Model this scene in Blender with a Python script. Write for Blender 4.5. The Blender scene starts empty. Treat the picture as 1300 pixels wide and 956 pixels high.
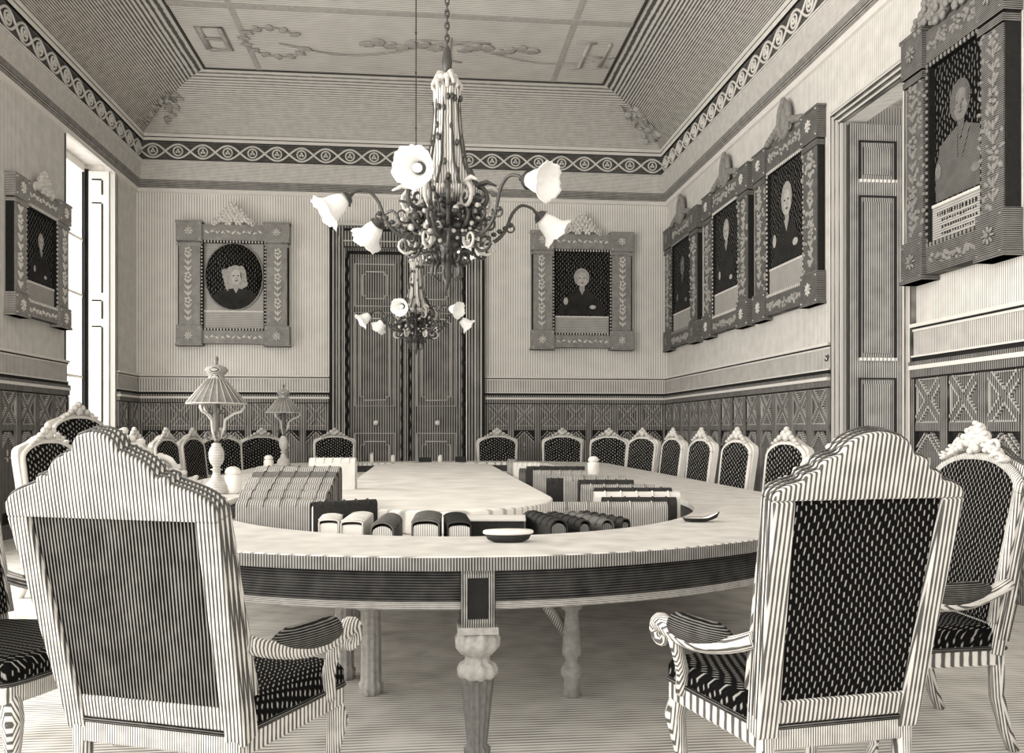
import bpy, math, random
from mathutils import Vector, Matrix, Euler
R = math.radians
PI = math.pi
rnd = random.Random(7)
sc = bpy.context.scene
col = sc.collection

# ------------------------------------------------------------------ render look
sc.view_settings.view_transform = 'Standard'
sc.view_settings.look = 'None'
sc.view_settings.gamma = 1.0
sc.view_settings.use_curve_mapping = False
sc.view_settings.exposure = 0.55
try:
    sc.cycles.max_bounces = 6
    sc.cycles.diffuse_bounces = 4
    sc.cycles.transparent_max_bounces = 8
    sc.cycles.sample_clamp_indirect = 6
except Exception:
    pass

# ------------------------------------------------------------------ camera
EYE = 1.25
YAW = R(5.8)
FPX = 1100.0
cd = bpy.data.cameras.new('camera')
cam = bpy.data.objects.new('camera', cd)
col.objects.link(cam)
cam.location = (0, 0, EYE)
cam.rotation_euler = (PI/2, 0, -YAW)
cd.sensor_width = 36
cd.lens = FPX/1300*36
cd.shift_y = 67/1300
cd.clip_end = 200
sc.camera = cam


def at(px, zc):
    """plan position (X, Y) at depth zc in the direction of column px"""
    x = (px-650)/FPX*zc
    return (x*math.cos(YAW)+zc*math.sin(YAW), zc*math.cos(YAW)-x*math.sin(YAW))


def high(py, zc):
    return EYE+(545-py)/FPX*zc


# ------------------------------------------------------------------ materials
PAPER = (0.86, 0.82, 0.75)
INK = (0.018, 0.016, 0.015)


def mixc(a, b, t):
    return tuple(a[i]*(1-t)+b[i]*t for i in range(3))


def new_mat(name, rough=0.8, spec=0.2):
    m = bpy.data.materials.new(name)
    m.use_nodes = True
    b = m.node_tree.nodes['Principled BSDF']
    b.inputs['Roughness'].default_value = rough
    b.inputs['Specular IOR Level'].default_value = spec
    return m, m.node_tree.nodes, m.node_tree.links, b


def stripes(name, light, dark, direction, period, duty=0.5, wob=0.25, nscale=3.0, rough=0.8,
            spec=0.15, soft=0.25, breaks=0.0, second=None):
    """fine engraved lines: bands across `direction`, a share `duty` of each period is dark"""
    m, N, L, b = new_mat(name, rough, spec)
    tc = N.new('ShaderNodeTexCoord')

    def band(direction, period, duty):
        d = N.new('ShaderNodeVectorMath'); d.operation = 'DOT_PRODUCT'
        dv = Vector(direction).normalized()/period
        d.inputs[1].default_value = dv
        L.new(tc.outputs['Object'], d.inputs[0])
        nz = N.new('ShaderNodeTexNoise'); nz.inputs['Scale'].default_value = nscale
        nz.inputs['Detail'].default_value = 2
        L.new(tc.outputs['Object'], nz.inputs['Vector'])
        ma = N.new('ShaderNodeMath'); ma.operation = 'MULTIPLY_ADD'
        L.new(nz.outputs['Fac'], ma.inputs[0]); ma.inputs[1].default_value = wob*2
        L.new(d.outputs['Value'], ma.inputs[2])
        fr = N.new('ShaderNodeMath'); fr.operation = 'PINGPONG'; fr.inputs[1].default_value = 0.5
        L.new(ma.outputs[0], fr.inputs[0])
        n2 = N.new('ShaderNodeTexNoise'); n2.inputs['Scale'].default_value = 1.0/(period*6)
        n2.inputs['Detail'].default_value = 1
        L.new(tc.outputs['Object'], n2.inputs['Vector'])
        th = N.new('ShaderNodeMath'); th.operation = 'MULTIPLY_ADD'
        L.new(n2.outputs['Fac'], th.inputs[0]); th.inputs[1].default_value = 0.22+breaks
        th.inputs[2].default_value = duty*0.5-0.11-breaks*0.5
        mr = N.new('ShaderNodeMath'); mr.operation = 'SUBTRACT'
        L.new(fr.outputs[0], mr.inputs[0]); L.new(th.outputs[0], mr.inputs[1])
        mp = N.new('ShaderNodeMapRange'); mp.inputs['From Min'].default_value = -soft*0.25
        mp.inputs['From Max'].default_value = soft*0.25
        L.new(mr.outputs[0], mp.inputs['Value'])
        return mp.outputs['Result']          # 0 dark, 1 light
    f = band(direction, period, duty)
    if second:
        g = band(*second)
        mm = N.new('ShaderNodeMath'); mm.operation = 'MULTIPLY'
        L.new(f, mm.inputs[0]); L.new(g, mm.inputs[1]); f = mm.outputs[0]
    mx = N.new('ShaderNodeMix'); mx.data_type = 'RGBA'
    mx.inputs['A'].default_value = (*dark, 1); mx.inputs['B'].default_value = (*light, 1)
    L.new(f, mx.inputs['Factor'])
    L.new(mx.outputs['Result'], b.inputs['Base Color'])
    return m


def dashes(name, light, dark, ua, ub, pu, pv, rough=0.9, wu=0.16, wv=0.27):
    """velvet: short light dashes on a near black ground, rows staggered like brickwork"""
    m, N, L, b = new_mat(name, rough, 0.05)
    tc = N.new('ShaderNodeTexCoord')
    nz = N.new('ShaderNodeTexNoise'); nz.inputs['Scale'].default_value = 9
    L.new(tc.outputs['Object'], nz.inputs['Vector'])

    def dot(v, k, j):
        d = N.new('ShaderNodeVectorMath'); d.operation = 'DOT_PRODUCT'
        d.inputs[1].default_value = Vector(v)/k
        L.new(tc.outputs['Object'], d.inputs[0])
        ma = N.new('ShaderNodeMath'); ma.operation = 'MULTIPLY_ADD'
        L.new(nz.outputs['Fac'], ma.inputs[0]); ma.inputs[1].default_value = j
        L.new(d.outputs['Value'], ma.inputs[2])
        return ma.outputs[0]
    u, v = dot(ua, pu, 2.0), dot(ub, pv, 1.2)
    fl = N.new('ShaderNodeMath'); fl.operation = 'FLOOR'; L.new(u, fl.inputs[0])
    sh = N.new('ShaderNodeMath'); sh.operation = 'MULTIPLY_ADD'
    L.new(fl.outputs[0], sh.inputs[0]); sh.inputs[1].default_value = 0.5; L.new(v, sh.inputs[2])

    def lt(x, w):
        p = N.new('ShaderNodeMath'); p.operation = 'FRACT'; L.new(x, p.inputs[0])
        s = N.new('ShaderNodeMath'); s.operation = 'SUBTRACT'; L.new(p.outputs[0], s.inputs[0]); s.inputs[1].default_value = 0.5
        a = N.new('ShaderNodeMath'); a.operation = 'ABSOLUTE'; L.new(s.outputs[0], a.inputs[0])
        mp = N.new('ShaderNodeMapRange'); mp.inputs['From Min'].default_value = w+0.06; mp.inputs['From Max'].default_value = w-0.06
        L.new(a.outputs[0], mp.inputs['Value'])
        return mp.outputs['Result']
    mm = N.new('ShaderNodeMath'); mm.operation = 'MULTIPLY'
    L.new(lt(u, wu), mm.inputs[0]); L.new(lt(sh.outputs[0], wv), mm.inputs[1])
    mx = N.new('ShaderNodeMix'); mx.data_type = 'RGBA'
    mx.inputs['A'].default_value = (*dark, 1); mx.inputs['B'].default_value = (*light, 1)
    L.new(mm.outputs[0], mx.inputs['Factor'])
    L.new(mx.outputs['Result'], b.inputs['Base Color'])
    return m


def plain(name, c, rough=0.7, spec=0.2, var=0.25, scale=14, metallic=0.0):
    m, N, L, b = new_mat(name, rough, spec)
    b.inputs['Metallic'].default_value = metallic
    tc = N.new('ShaderNodeTexCoord')
    nz = N.new('ShaderNodeTexNoise'); nz.inputs['Scale'].default_value = scale; nz.inputs['Detail'].default_value = 3
    L.new(tc.outputs['Object'], nz.inputs['Vector'])
    mx = N.new('ShaderNodeMix'); mx.data_type = 'RGBA'
    mx.inputs['A'].default_value = (*[x*(1-var) for x in c], 1)
    mx.inputs['B'].default_value = (*[min(1, x*(1+var)) for x in c], 1)
    L.new(nz.outputs['Fac'], mx.inputs['Factor'])
    L.new(mx.outputs['Result'], b.inputs['Base Color'])
    return m


def glow(name, c, strength):
    m, N, L, b = new_mat(name, 0.5, 0.3)
    b.inputs['Base Color'].default_value = (*c, 1)
    b.inputs['Emission Color'].default_value = (*c, 1)
    b.inputs['Emission Strength'].default_value = strength
    tc = N.new('ShaderNodeTexCoord')
    nz = N.new('ShaderNodeTexNoise'); nz.inputs['Scale'].default_value = 30
    L.new(tc.outputs['Object'], nz.inputs['Vector'])
    mx = N.new('ShaderNodeMix'); mx.data_type = 'RGBA'
    mx.inputs['A'].default_value = (*[x*0.8 for x in c], 1); mx.inputs['B'].default_value = (*c, 1)
    L.new(nz.outputs['Fac'], mx.inputs['Factor']); L.new(mx.outputs['Result'], b.inputs['Base Color'])
    return m


def glass():
    m = bpy.data.materials.new('window_glass')
    m.use_nodes = True
    N, L = m.node_tree.nodes, m.node_tree.links
    N.clear()
    o = N.new('ShaderNodeOutputMaterial'); t = N.new('ShaderNodeBsdfTransparent'); g = N.new('ShaderNodeBsdfGlossy')
    g.inputs['Roughness'].default_value = 0.05
    mx = N.new('ShaderNodeMixShader'); mx.inputs[0].default_value = 0.06
    L.new(t.outputs[0], mx.inputs[1]); L.new(g.outputs[0], mx.inputs[2]); L.new(mx.outputs[0], o.inputs[0])
    return m


G = lambda v: (v, v*0.965, v*0.91)      # warm printing-ink greys
X_, Y_, Z_ = (1, 0, 0), (0, 1, 0), (0, 0, 1)
M = {
    'wall_x': stripes('striped_wall_paper', G(.92), G(.42), X_, .043, .30, .12, 2.0, .9, .05),
    'wall_y': stripes('striped_wall_paper_side', G(.88), G(.36), Y_, .024, .36, .12, 2.0, .9, .05),
    'ceil': stripes('lined_ceiling_plaster', G(.84), G(.36), Y_, .050, .36, .10, 1.2, .9, .05),
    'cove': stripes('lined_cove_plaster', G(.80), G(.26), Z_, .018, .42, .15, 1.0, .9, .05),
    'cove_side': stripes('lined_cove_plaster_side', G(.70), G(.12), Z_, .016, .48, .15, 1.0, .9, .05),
    'cornice': stripes('lined_cornice_plaster', G(.78), G(.28), Z_, .017, .36, .08, 1.0, .9, .05),
    'cornice_dark': stripes('dark_lined_moulding', G(.46), G(.06), Z_, .018, .50, .05, 1.0, .8, .1),
    'frieze': stripes('dark_frieze_ground', G(.22), G(.02), Z_, .018, .5, .1, 2, .9, .05),
    'relief': plain('pale_plaster_relief', G(.78), .8, .1, .12),
    'fillet': plain('pale_fillet', G(.80), .8, .1, .08),
    'fillet_dark': plain('dark_fillet', G(.06), .7, .2, .2),
    'band': stripes('dado_band_paint', G(.78), G(.26), X_, .043, .38, .05, 2, .8, .1),
    'band_y': stripes('dado_band_paint_side', G(.72), G(.20), Y_, .024, .40, .05, 2, .8, .1),
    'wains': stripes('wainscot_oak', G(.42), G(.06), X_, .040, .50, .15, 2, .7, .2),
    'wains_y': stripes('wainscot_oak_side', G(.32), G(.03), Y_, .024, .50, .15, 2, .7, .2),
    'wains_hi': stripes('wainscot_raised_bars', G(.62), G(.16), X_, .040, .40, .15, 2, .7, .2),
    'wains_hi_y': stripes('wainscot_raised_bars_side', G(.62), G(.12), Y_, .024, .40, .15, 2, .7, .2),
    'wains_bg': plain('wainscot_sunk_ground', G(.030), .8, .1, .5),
    'door': stripes('dark_door_wood', G(.40), G(.02), X_, .042, .52, .05, 2, .6, .25),
    'door_dark': plain('dark_moulding', G(.018), .7, .2, .4),  # near-black tone for rope mouldings, jambs and thin dark lines
    'door_line': plain('pale_door_beading', G(.62), .6, .3, .1),
    'casing': stripes('door_casing_wood', G(.42), G(.03), X_, .050, .52, .02, 1, .6, .25),
    'casing_y': stripes('door_casing_wood_side', G(.66), G(.04), Y_, .045, .45, .02, 1, .6, .25),
    'leaf': stripes('grey_passage_door_wood', G(.42), G(.05), X_, .024, .46, .08, 2, .7, .2),
    'casing_z': stripes('door_head_casing_wood', G(.66), G(.04), Z_, .045, .45, .02, 1, .6, .25),
    'passage': stripes('passage_plaster', G(.6), G(.2), X_, .03, .45, .05, 1, .8, .1),
    'white': stripes('white_shutter_paint', G(.92), G(.66), X_, .030, .2, .1, 2, .6, .2),
    'floor': stripes('pale_floor_boards', G(.80), G(.26), Y_, .030, .30, .6, 1.2, .75, .2, .3, .2),
    'top': stripes('polished_table_top', G(.80), G(.30), Y_, .022, .30, .5, 1.5, .45, .35, .3, .2),
    'island': stripes('pale_table_cloth', G(.88), G(.42), Y_, .045, .26, .8, 1.3, .8, .1, .3, .25),
    'rim': stripes('table_rim_wood', G(.40), G(.04), X_, .011, .48, .02, 2, .6, .25),
    'apron': stripes('dark_table_apron', G(.085), G(.004), Z_, .010, .55, .5, 1.5, .6, .25, .3, .2),
    'apron_hi': stripes('table_apron_bead', G(.50), G(.08), Z_, .007, .35, .1, 2, .6, .25),
    'tleg': stripes('table_leg_wood', G(.46), G(.02), X_, .0085, .55, .1, 6, .6, .25),
    'legbulb': plain('carved_leg_bulb', G(.42), .6, .3, .45, 40),
    'legdark': plain('dark_fluted_leg', G(.16), .5, .35, .5, 60),
    'chair_b': stripes('chair_back_board', G(.78), G(.09), (1, .55, .04), .0100, .50, .3, 3, .65, .2),
    'chair_b2': stripes('upright_lined_chair_board', G(.76), G(.10), (1, 1, .21), .0100, .50, .3, 3, .65, .2),
    'chair_w': stripes('chair_frame_wood', G(.76), G(.10), (1, .3, 0), .0075, .42, .2, 3, .65, .2),
    'chair_l': stripes('chair_frame_wood_dark', G(.34), G(.04), X_, .0085, .45, .2, 3, .65, .2),
    'chair_side': plain('chair_edge_wood', G(.10), .7, .2, .6, 90),
    'chair_far': plain('pale_chair_frame', G(.74), .65, .2, .10),
    'carve': plain('carved_gilt_crest', G(.66), .6, .3, .30, 25),
    'velvet': dashes('dark_velvet_upholstery', G(.42), G(.006), X_, Z_, .0140, .033, .9, .13, .24),
    'velvet_back': stripes('lined_velvet_backing', G(.26), G(.006), (1, 0, -.12), .0110, .62, .25, 4, .9, .05),
    'velvet_far': dashes('speckled_dark_velvet', G(.42), G(.008), X_, Z_, .036, .044, .9, .17, .2),
    'velvet_seat': dashes('dark_velvet_seat', G(.36), G(.006), (1, .5, 0), (0, 1, 1), .014, .034, .9, .13, .24),
    'pad': stripes('arm_pad_cloth', G(.18), G(.008), Z_, .0065, .6, .3, 6, .85, .1),
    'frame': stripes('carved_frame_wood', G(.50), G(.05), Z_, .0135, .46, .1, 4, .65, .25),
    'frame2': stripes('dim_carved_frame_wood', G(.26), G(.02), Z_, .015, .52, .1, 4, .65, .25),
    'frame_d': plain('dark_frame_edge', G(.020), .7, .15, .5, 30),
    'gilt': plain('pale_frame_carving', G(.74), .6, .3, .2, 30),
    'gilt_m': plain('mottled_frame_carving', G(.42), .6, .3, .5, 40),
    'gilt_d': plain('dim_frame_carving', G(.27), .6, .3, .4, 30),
    'canvas': dashes('dark_portrait_canvas', G(.20), G(.008), X_, Z_, .035, .080),
    'plate': stripes('portrait_name_plate', G(.52), G(.20), Z_, .020, .35, .1, 3, .7, .2),
    'skin': plain('painted_face', G(.52), .8, .1, .35, 18),
    'skin_d': plain('painted_dim_face', G(.22), .8, .1, .4, 18),
    'hair': plain('painted_pale_hair', G(.40), .8, .1, .5, 26),
    'coat': stripes('painted_dark_coat', G(.09), G(.006), (1, 0, 1), .022, .66, .6, 5, .8, .1),
    'coat_g': stripes('painted_grey_coat', G(.24), G(.03), (1, 0, -1), .018, .5, .6, 5, .8, .1),
    'metal': plain('chandelier_bronze', G(.07), .38, .6, .7, 60, .2),
    'metal_hi': plain('chandelier_bronze_highlight', G(.62), .45, .5, .3, 30, .0),  # pale copy of the bronze, highlights put into the colour
    'stem': stripes('fluted_gilt_stem', G(.74), G(.10), X_, .021, .32, .5, 8, .5, .4),
    'shade': glow('frosted_glass_shade', (.97, .95, .91), .12),
    'lshade': plain('pleated_lamp_shade', G(.22), .85, .1, .35, 30),
    'rib': plain('lamp_shade_ribs', G(.58), .8, .1, .2),
    'lbase': stripes('pale_lamp_base', G(.72), G(.20), Z_, .008, .38, .1, 4, .4, .4),
    'lmetal': plain('dark_lamp_metal', G(.14), .5, .4, .5, 60),
    'ceramic': plain('white_ceramic', G(.86), .4, .4, .05),
    'page': plain('pale_book_pages', G(.86), .85, .1, .08),
    'page_s': stripes('lined_book_pages', G(.82), G(.28), X_, .010, .34, .2, 6, .85, .1),
    'page_d': stripes('grey_book_pages', G(.30), G(.06), X_, .010, .45, .2, 6, .85, .1),
    'bk_l': plain('pale_book_cloth', G(.66), .8, .15, .15),
    'bk_g': stripes('lined_grey_book_cloth', G(.46), G(.10), Y_, .012, .45, .1, 5, .8, .15),
    'bk_d': plain('dark_book_leather', G(.030), .7, .2, .6, 60),
    'bk_m': plain('brown_grey_book_leather', G(.13), .7, .2, .4, 60),
    'motif': plain('painted_ceiling_ornament', G(.46), .9, .05, .45, 14),
    'line': plain('painted_ceiling_line', G(.48), .9, .05, .35, 20),
    'glass': glass(),
    'shell': plain('outer_masonry', G(.5), .9, .1, .1),
}

# ------------------------------------------------------------------ mesh builder


class MB:
    def __init__(s):
        s.v = []; s.f = []; s.sm = []; s.mi = []; s.cur = 0

    def mat(s, i):
        s.cur = i; return s

    def add(s, vs, fs, smooth=False, T=None):
        o = len(s.v)
        if T is not None:
            vs = [T @ Vector(p) for p in vs]
        s.v += [tuple(p) for p in vs]
        for f in fs:
            s.f.append([i+o for i in f]); s.sm.append(smooth); s.mi.append(s.cur)
        return s

    def box(s, x0, x1, y0, y1, z0, z1, T=None):
        x0, x1 = sorted((x0, x1)); y0, y1 = sorted((y0, y1)); z0, z1 = sorted((z0, z1))
        vs = [(x0, y0, z0), (x1, y0, z0), (x1, y1, z0), (x0, y1, z0), (x0, y0, z1), (x1, y0, z1), (x1, y1, z1), (x0, y1, z1)]
        fs = [(0, 3, 2, 1), (4, 5, 6, 7), (0, 1, 5, 4), (1, 2, 6, 5), (2, 3, 7, 6), (3, 0, 4, 7)]
        return s.add(vs, fs, False, T)

    def prism(s, pts, a, b, T=None, plane='xz', smooth=False):
        """pts outline (ccw) in plane, extruded a..b along the third axis"""
        n = len(pts)
        if plane == 'xz':
            vs = [(p[0], a, p[1]) for p in pts]+[(p[0], b, p[1]) for p in pts]
        elif plane == 'xy':
            vs = [(p[0], p[1], a) for p in pts]+[(p[0], p[1], b) for p in pts]
        else:
            vs = [(a, p[0], p[1]) for p in pts]+[(b, p[0], p[1]) for p in pts]
        fs = [tuple(range(n)), tuple(range(2*n-1, n-1, -1))]
        s.add(vs, fs, False, T)
        o = len(s.v)-2*n
        for i in range(n):
            j = (i+1) % n
            s.f.append([o+i, o+i+n, o+j+n, o+j]); s.sm.append(smooth); s.mi.append(s.cur)
        return s

    def tube(s, pts, r, n=8, T=None, cap=True, closed=False, flat=1.0):
        pts = [Vector(p) for p in pts]
        m = len(pts)
        rs = r if isinstance(r, (list, tuple)) else [r]*m
        vs = []; fs = []
        up = Vector((0, 0, 1))
        prev = None
        for i, p in enumerate(pts):
            if closed:
                d = pts[(i+1) % m]-pts[i-1]
            else:
                d = pts[min(i+1, m-1)]-pts[max(i-1, 0)]
            if d.length < 1e-9:
                d = Vector((0, 0, 1))
            d.normalize()
            if prev is None:
                ref = up if abs(d.z) < 0.95 else Vector((0, 1, 0))
                a = d.cross(ref).normalized()
            else:
                a = prev-d*prev.dot(d)
                if a.length < 1e-6:
                    a = d.cross(up)
                a.normalize()
            prev = a
            b = d.cross(a)
            for k in range(n):
                t = 2*PI*k/n
                vs.append(p+a*math.cos(t)*rs[i]+b*math.sin(t)*rs[i]*flat)
        rng = m if closed else m-1
        for i in range(rng):
            i2 = (i+1) % m
            for k in range(n):
                k2 = (k+1) % n
                fs.append((i*n+k, i*n+k2, i2*n+k2, i2*n+k))
        if cap and not closed:
            fs.append(tuple(range(n-1, -1, -1))); fs.append(tuple((m-1)*n+k for k in range(n)))
        return s.add(vs, fs, True, T)

    def lathe(s, prof, n=20, T=None, flute=0, amp=0.0, cap=True):
        vs = []; fs = []
        for (r, z) in prof:
            for k in range(n):
                t = 2*PI*k/n
                rr = r*(1+amp*math.cos(flute*t)) if flute else r
                vs.append((rr*math.cos(t), rr*math.sin(t), z))
        m = len(prof)
        for i in range(m-1):
            for k in range(n):
                k2 = (k+1) % n
                fs.append((i*n+k, i*n+k2, (i+1)*n+k2, (i+1)*n+k))
        if cap:
            fs.append(tuple(range(n-1, -1, -1))); fs.append(tuple((m-1)*n+k for k in range(n)))
        return s.add(vs, fs, True, T)

    def ball(s, c, r, T=None, nu=8, nv=6, rot=None):
        rx, ry, rz = r if isinstance(r, (tuple, list)) else (r, r, r)
        vs = [Vector((0, 0, rz))]; fs = []
        for i in range(1, nv):
            t = PI*i/nv
            for k in range(nu):
                a = 2*PI*k/nu
                vs.append(Vector((rx*math.sin(t)*math.cos(a), ry*math.sin(t)*math.sin(a), rz*math.cos(t))))
        vs.append(Vector((0, 0, -rz)))
        for k in range(nu):
            fs.append((0, 1+k, 1+(k+1) % nu))
            fs.append((len(vs)-1, 1+(nv-2)*nu+(k+1) % nu, 1+(nv-2)*nu+k))
        for i in range(nv-2):
            for k in range(nu):
                k2 = (k+1) % nu
                fs.append((1+i*nu+k, 1+(i+1)*nu+k, 1+(i+1)*nu+k2, 1+i*nu+k2))
        Q = Matrix.Translation(Vector(c))
        if rot is not None:
            Q = Q @ (rot.to_matrix().to_4x4() if isinstance(rot, Euler) else rot)
        vs = [Q @ p for p in vs]
        return s.add(vs, fs, True, T)

    def build(s, name, mats, parent=None, loc=None, bevel=0):
        me = bpy.data.meshes.new(name)
        me.from_pydata(s.v, [], s.f)
        if not isinstance(mats, (list, tuple)):
            mats = [mats]
        for m in mats:
            me.materials.append(m)
        for p, sm, mi in zip(me.polygons, s.sm, s.mi):
            p.use_smooth = sm; p.material_index = min(mi, len(mats)-1)
        me.update()
        o = bpy.data.objects.new(name, me)
        col.objects.link(o)
        if parent:
            o.parent = parent
        if loc:
            o.location = loc
        if bevel:
            b = o.modifiers.new('bevel', 'BEVEL'); b.width = bevel; b.segments = 2; b.limit_method = 'ANGLE'
        return o


def curl(mb, c, rad, turns, th, ux=(1, 0, 0), uy=(0, 0, 1), start=0.0, sgn=1, n=6, steps=None, T=None, inner=.15):
    ux, uy, c = Vector(ux), Vector(uy), Vector(c)
    steps = steps or max(8, int(turns*12))
    pts = []; rs = []
    for i in range(steps+1):
        t = i/steps
        r = rad*(1-(1-inner)*t)
        a = start+sgn*t*turns*2*PI
        pts.append(c+ux*r*math.cos(a)+uy*r*math.sin(a)); rs.append(th*(1-.45*t))
    mb.tube(pts, rs, n, T)
    return pts[0]


def smooth(pts, k=4):
    pts = [Vector(p) for p in pts]; out = []
    for i in range(len(pts)-1):
        p0, p1, p2, p3 = pts[max(i-1, 0)], pts[i], pts[i+1], pts[min(i+2, len(pts)-1)]
        for j in range(k):
            t = j/k
            out.append(.5*((2*p1)+(p2-p0)*t+(2*p0-5*p1+4*p2-p3)*t*t+(3*p1-p0-3*p2+p3)*t**3))
    return out+[pts[-1]]


def smoothr(rs, k=4):
    return [rs[i]*(1-j/k)+rs[i+1]*j/k for i in range(len(rs)-1) for j in range(k)]+[rs[-1]]


def tag(o, label=None, cat=None, group=None, kind=None):
    if label: o['label'] = label
    if cat: o['category'] = cat
    if group: o['group'] = group
    if kind: o['kind'] = kind
    return o


def empty(name, loc=(0, 0, 0), rz=0, parent=None):
    o = bpy.data.objects.new(name, None)
    o.empty_display_size = .1
    col.objects.link(o)
    o.location = loc; o.rotation_euler = (0, 0, rz)
    if parent: o.parent = parent
    return o


def copy_tree(o, parent=None):
    c = o.copy(); col.objects.link(c)
    if parent: c.parent = parent
    for ch in list(o.children):
        copy_tree(ch, c)
    return c


def struct(o, label=None):
    o['kind'] = 'structure'
    if label: o['label'] = label
    return o


# ------------------------------------------------------------------ room
XL, XR, YB, Y0 = -4.77, 4.29, 15.0, -2.5
ZC, ZK = 6.73, 5.25           # flat ceiling, underside of the cornice
TW = .5
# openings
BD = (-1.36, .74, 4.36)       # back door opening x0, x1, top
RD = (7.36, 8.52, 4.40)       # right doorway y0, y1, top
LW = (12.13, 13.96)           # visible left window recess
WINS = [(-1.6, .6), (2.0, 4.4), (5.8, 8.2), LW]

f = MB().box(XL-.6, XR+1.9, Y0, YB+.5, -.15, 0).build('floor', M['floor']); struct(f, 'pale hatched floor of the council room')

w = MB()
w.box(XL, BD[0], YB, YB+.35, 0, ZK+1.2); w.box(BD[1], XR, YB, YB+.35, 0, ZK+1.2); w.box(BD[0], BD[1], YB, YB+.35, BD[2], ZK+1.2)
struct(w.build('wall_back', M['wall_x']), 'pale striped end wall around the double door')
w = MB().box(XR, XR+.22, Y0, RD[0], 0, ZK+1.2)
w.box(XR, XR+.22, RD[1], YB, 0, ZK+1.2); w.box(XR, XR+.22, RD[0], RD[1], RD[2], ZK+1.2)
struct(w.build('wall_right', M['wall_y']), 'striped side wall hung with portraits')
w = MB(); y = Y0
for a, b in WINS:
    w.box(XL-TW, XL, y, a, 0, ZK+1.2)
    w.box(XL-TW, XL, a, b, 5.32, ZK+1.2)
    if (a, b) != LW:
        w.box(XL-TW, XL, a, b, 0, .5)
    y = b
w.box(XL-TW, XL, y, YB, 0, ZK+1.2)
struct(w.build('wall_left', M['wall_y']), 'striped window wall')


def usweep(prof, y0=Y0):
    """profile of (inset from wall, z) run along left, end and right wall with mitred corners"""
    mb = MB()
    for (d0, z0), (d1, z1) in zip(prof, prof[1:]):
        def P(d, z): return [(XL+d, y0, z), (XL+d, YB-d, z), (XR-d, YB-d, z), (XR-d, y0, z)]
        a, b = P(d0, z0), P(d1, z1)
        for i in range(3):
            mb.add([a[i], a[i+1], b[i+1], b[i]], [(0, 1, 2, 3)])
    return mb


def usweep_seg(prof, segs, mats):
    mb = MB()
    for (d0, z0), (d1, z1) in zip(prof, prof[1:]):
        def P(d, z): return [(XL+d, Y0, z), (XL+d, YB-d, z), (XR-d, YB-d, z), (XR-d, Y0, z)]
        a, b = P(d0, z0), P(d1, z1)
        for i in range(3):
            mb.cur = segs[i]
            mb.add([a[i], a[i+1], b[i+1], b[i]], [(0, 1, 2, 3)], True)
    return mb


# ceiling: flat field + concave cove on three sides
CI = 1.45
c = MB().box(XL+CI, XR-CI, Y0, YB-CI, ZC, ZC+.12)
struct(c.build('ceiling', M['ceil']), 'flat pale ceiling field with a painted border')
prof = []
for i in range(13):
    t = i/12*PI/2
    k = i/12
    prof.append((.16+(CI-.16)*(k**1.12), 6.14+(ZC-6.14)*(math.sin(t)*.75+k*.25)))
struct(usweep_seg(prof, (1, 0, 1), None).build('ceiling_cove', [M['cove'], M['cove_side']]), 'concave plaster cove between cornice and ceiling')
struct(usweep([(.0, 5.20), (.035, 5.21), (.035, 5.25), (.05, 5.27)]).build('trim_1', M['fillet']), 'pale bead under the cornice')
struct(usweep([(.05, 5.27), (.055, 5.30), (.085, 5.33), (.09, 5.40)]).build('trim_2', M['cornice_dark']), 'dark lower moulding of the cornice')
struct(usweep([(.09, 5.40), (.10, 5.50), (.12, 5.68), (.15, 5.71)]).build('trim_3', M['cornice']), 'plain lined cornice band')
struct(usweep([(.15, 5.71), (.10, 5.72), (.10, 6.02), (.15, 6.03)]).build('trim_4', M['frieze']), 'dark ground of the frieze')
struct(usweep([(.15, 6.03), (.17, 6.05), (.17, 6.075)]).build('trim_5', M['fillet']), 'pale bead over the frieze')
struct(usweep([(.17, 6.075), (.14, 6.082), (.17, 6.09)]).build('trim_6', M['fillet_dark']), 'dark line over the frieze')
struct(usweep([(.17, 6.09), (.19, 6.11), (.19, 6.135), (.15, 6.145)]).build('trim_7', M['fillet']), 'pale upper bead under the cove')
struct(usweep([(CI-.01, ZC-.015), (CI+.02, ZC-.02), (CI+.03, ZC)]).build('trim_8', M['fillet_dark']), 'dark line where cove meets ceiling')

# frieze relief: interlaced waves round rosettes
fr = MB()


def frieze_run(p0, p1, nrm):
    p0, p1, nrm = Vector(p0), Vector(p1), Vector(nrm)
    L = (p1-p0).length; d = (p1-p0)/L
    n = round(L/.40); pitch = L/n
    zc = 5.87
    for s in (1, -1):
        pts = []
        for i in range(n*8+1):
            q = i/8*pitch
            pts.append(p0+d*q+nrm*.018+Vector((0, 0, zc+s*.115*math.sin(PI*q/pitch))))
        fr.tube(pts, .017, 5)
    for k in range(n):
        cc = p0+d*(k+.5)*pitch+nrm*.02+Vector((0, 0, zc))
        fr.tube([cc+d*.074*math.cos(a)+Vector((0, 0, .074*math.sin(a))) for a in [2*PI*j/12 for j in range(12)]], .014, 5, closed=True)
        for j in range(3):
            a = PI/2+2*PI*j/3
            fr.ball(cc+d*.025*math.cos(a)+Vector((0, 0, .025*math.sin(a))), .022, nu=6, nv=4)


frieze_run((XL+.1, YB-.1, 0), (XR-.1, YB-.1, 0), (0, -1, 0))
frieze_run((XR-.1, YB-.1, 0), (XR-.1, Y0, 0), (-1, 0, 0))
frieze_run((XL+.1, Y0, 0), (XL+.1, YB-.1, 0), (1, 0, 0))
struct(fr.build('trim_9', M['relief']), 'interlaced rosette relief of the frieze')

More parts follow.
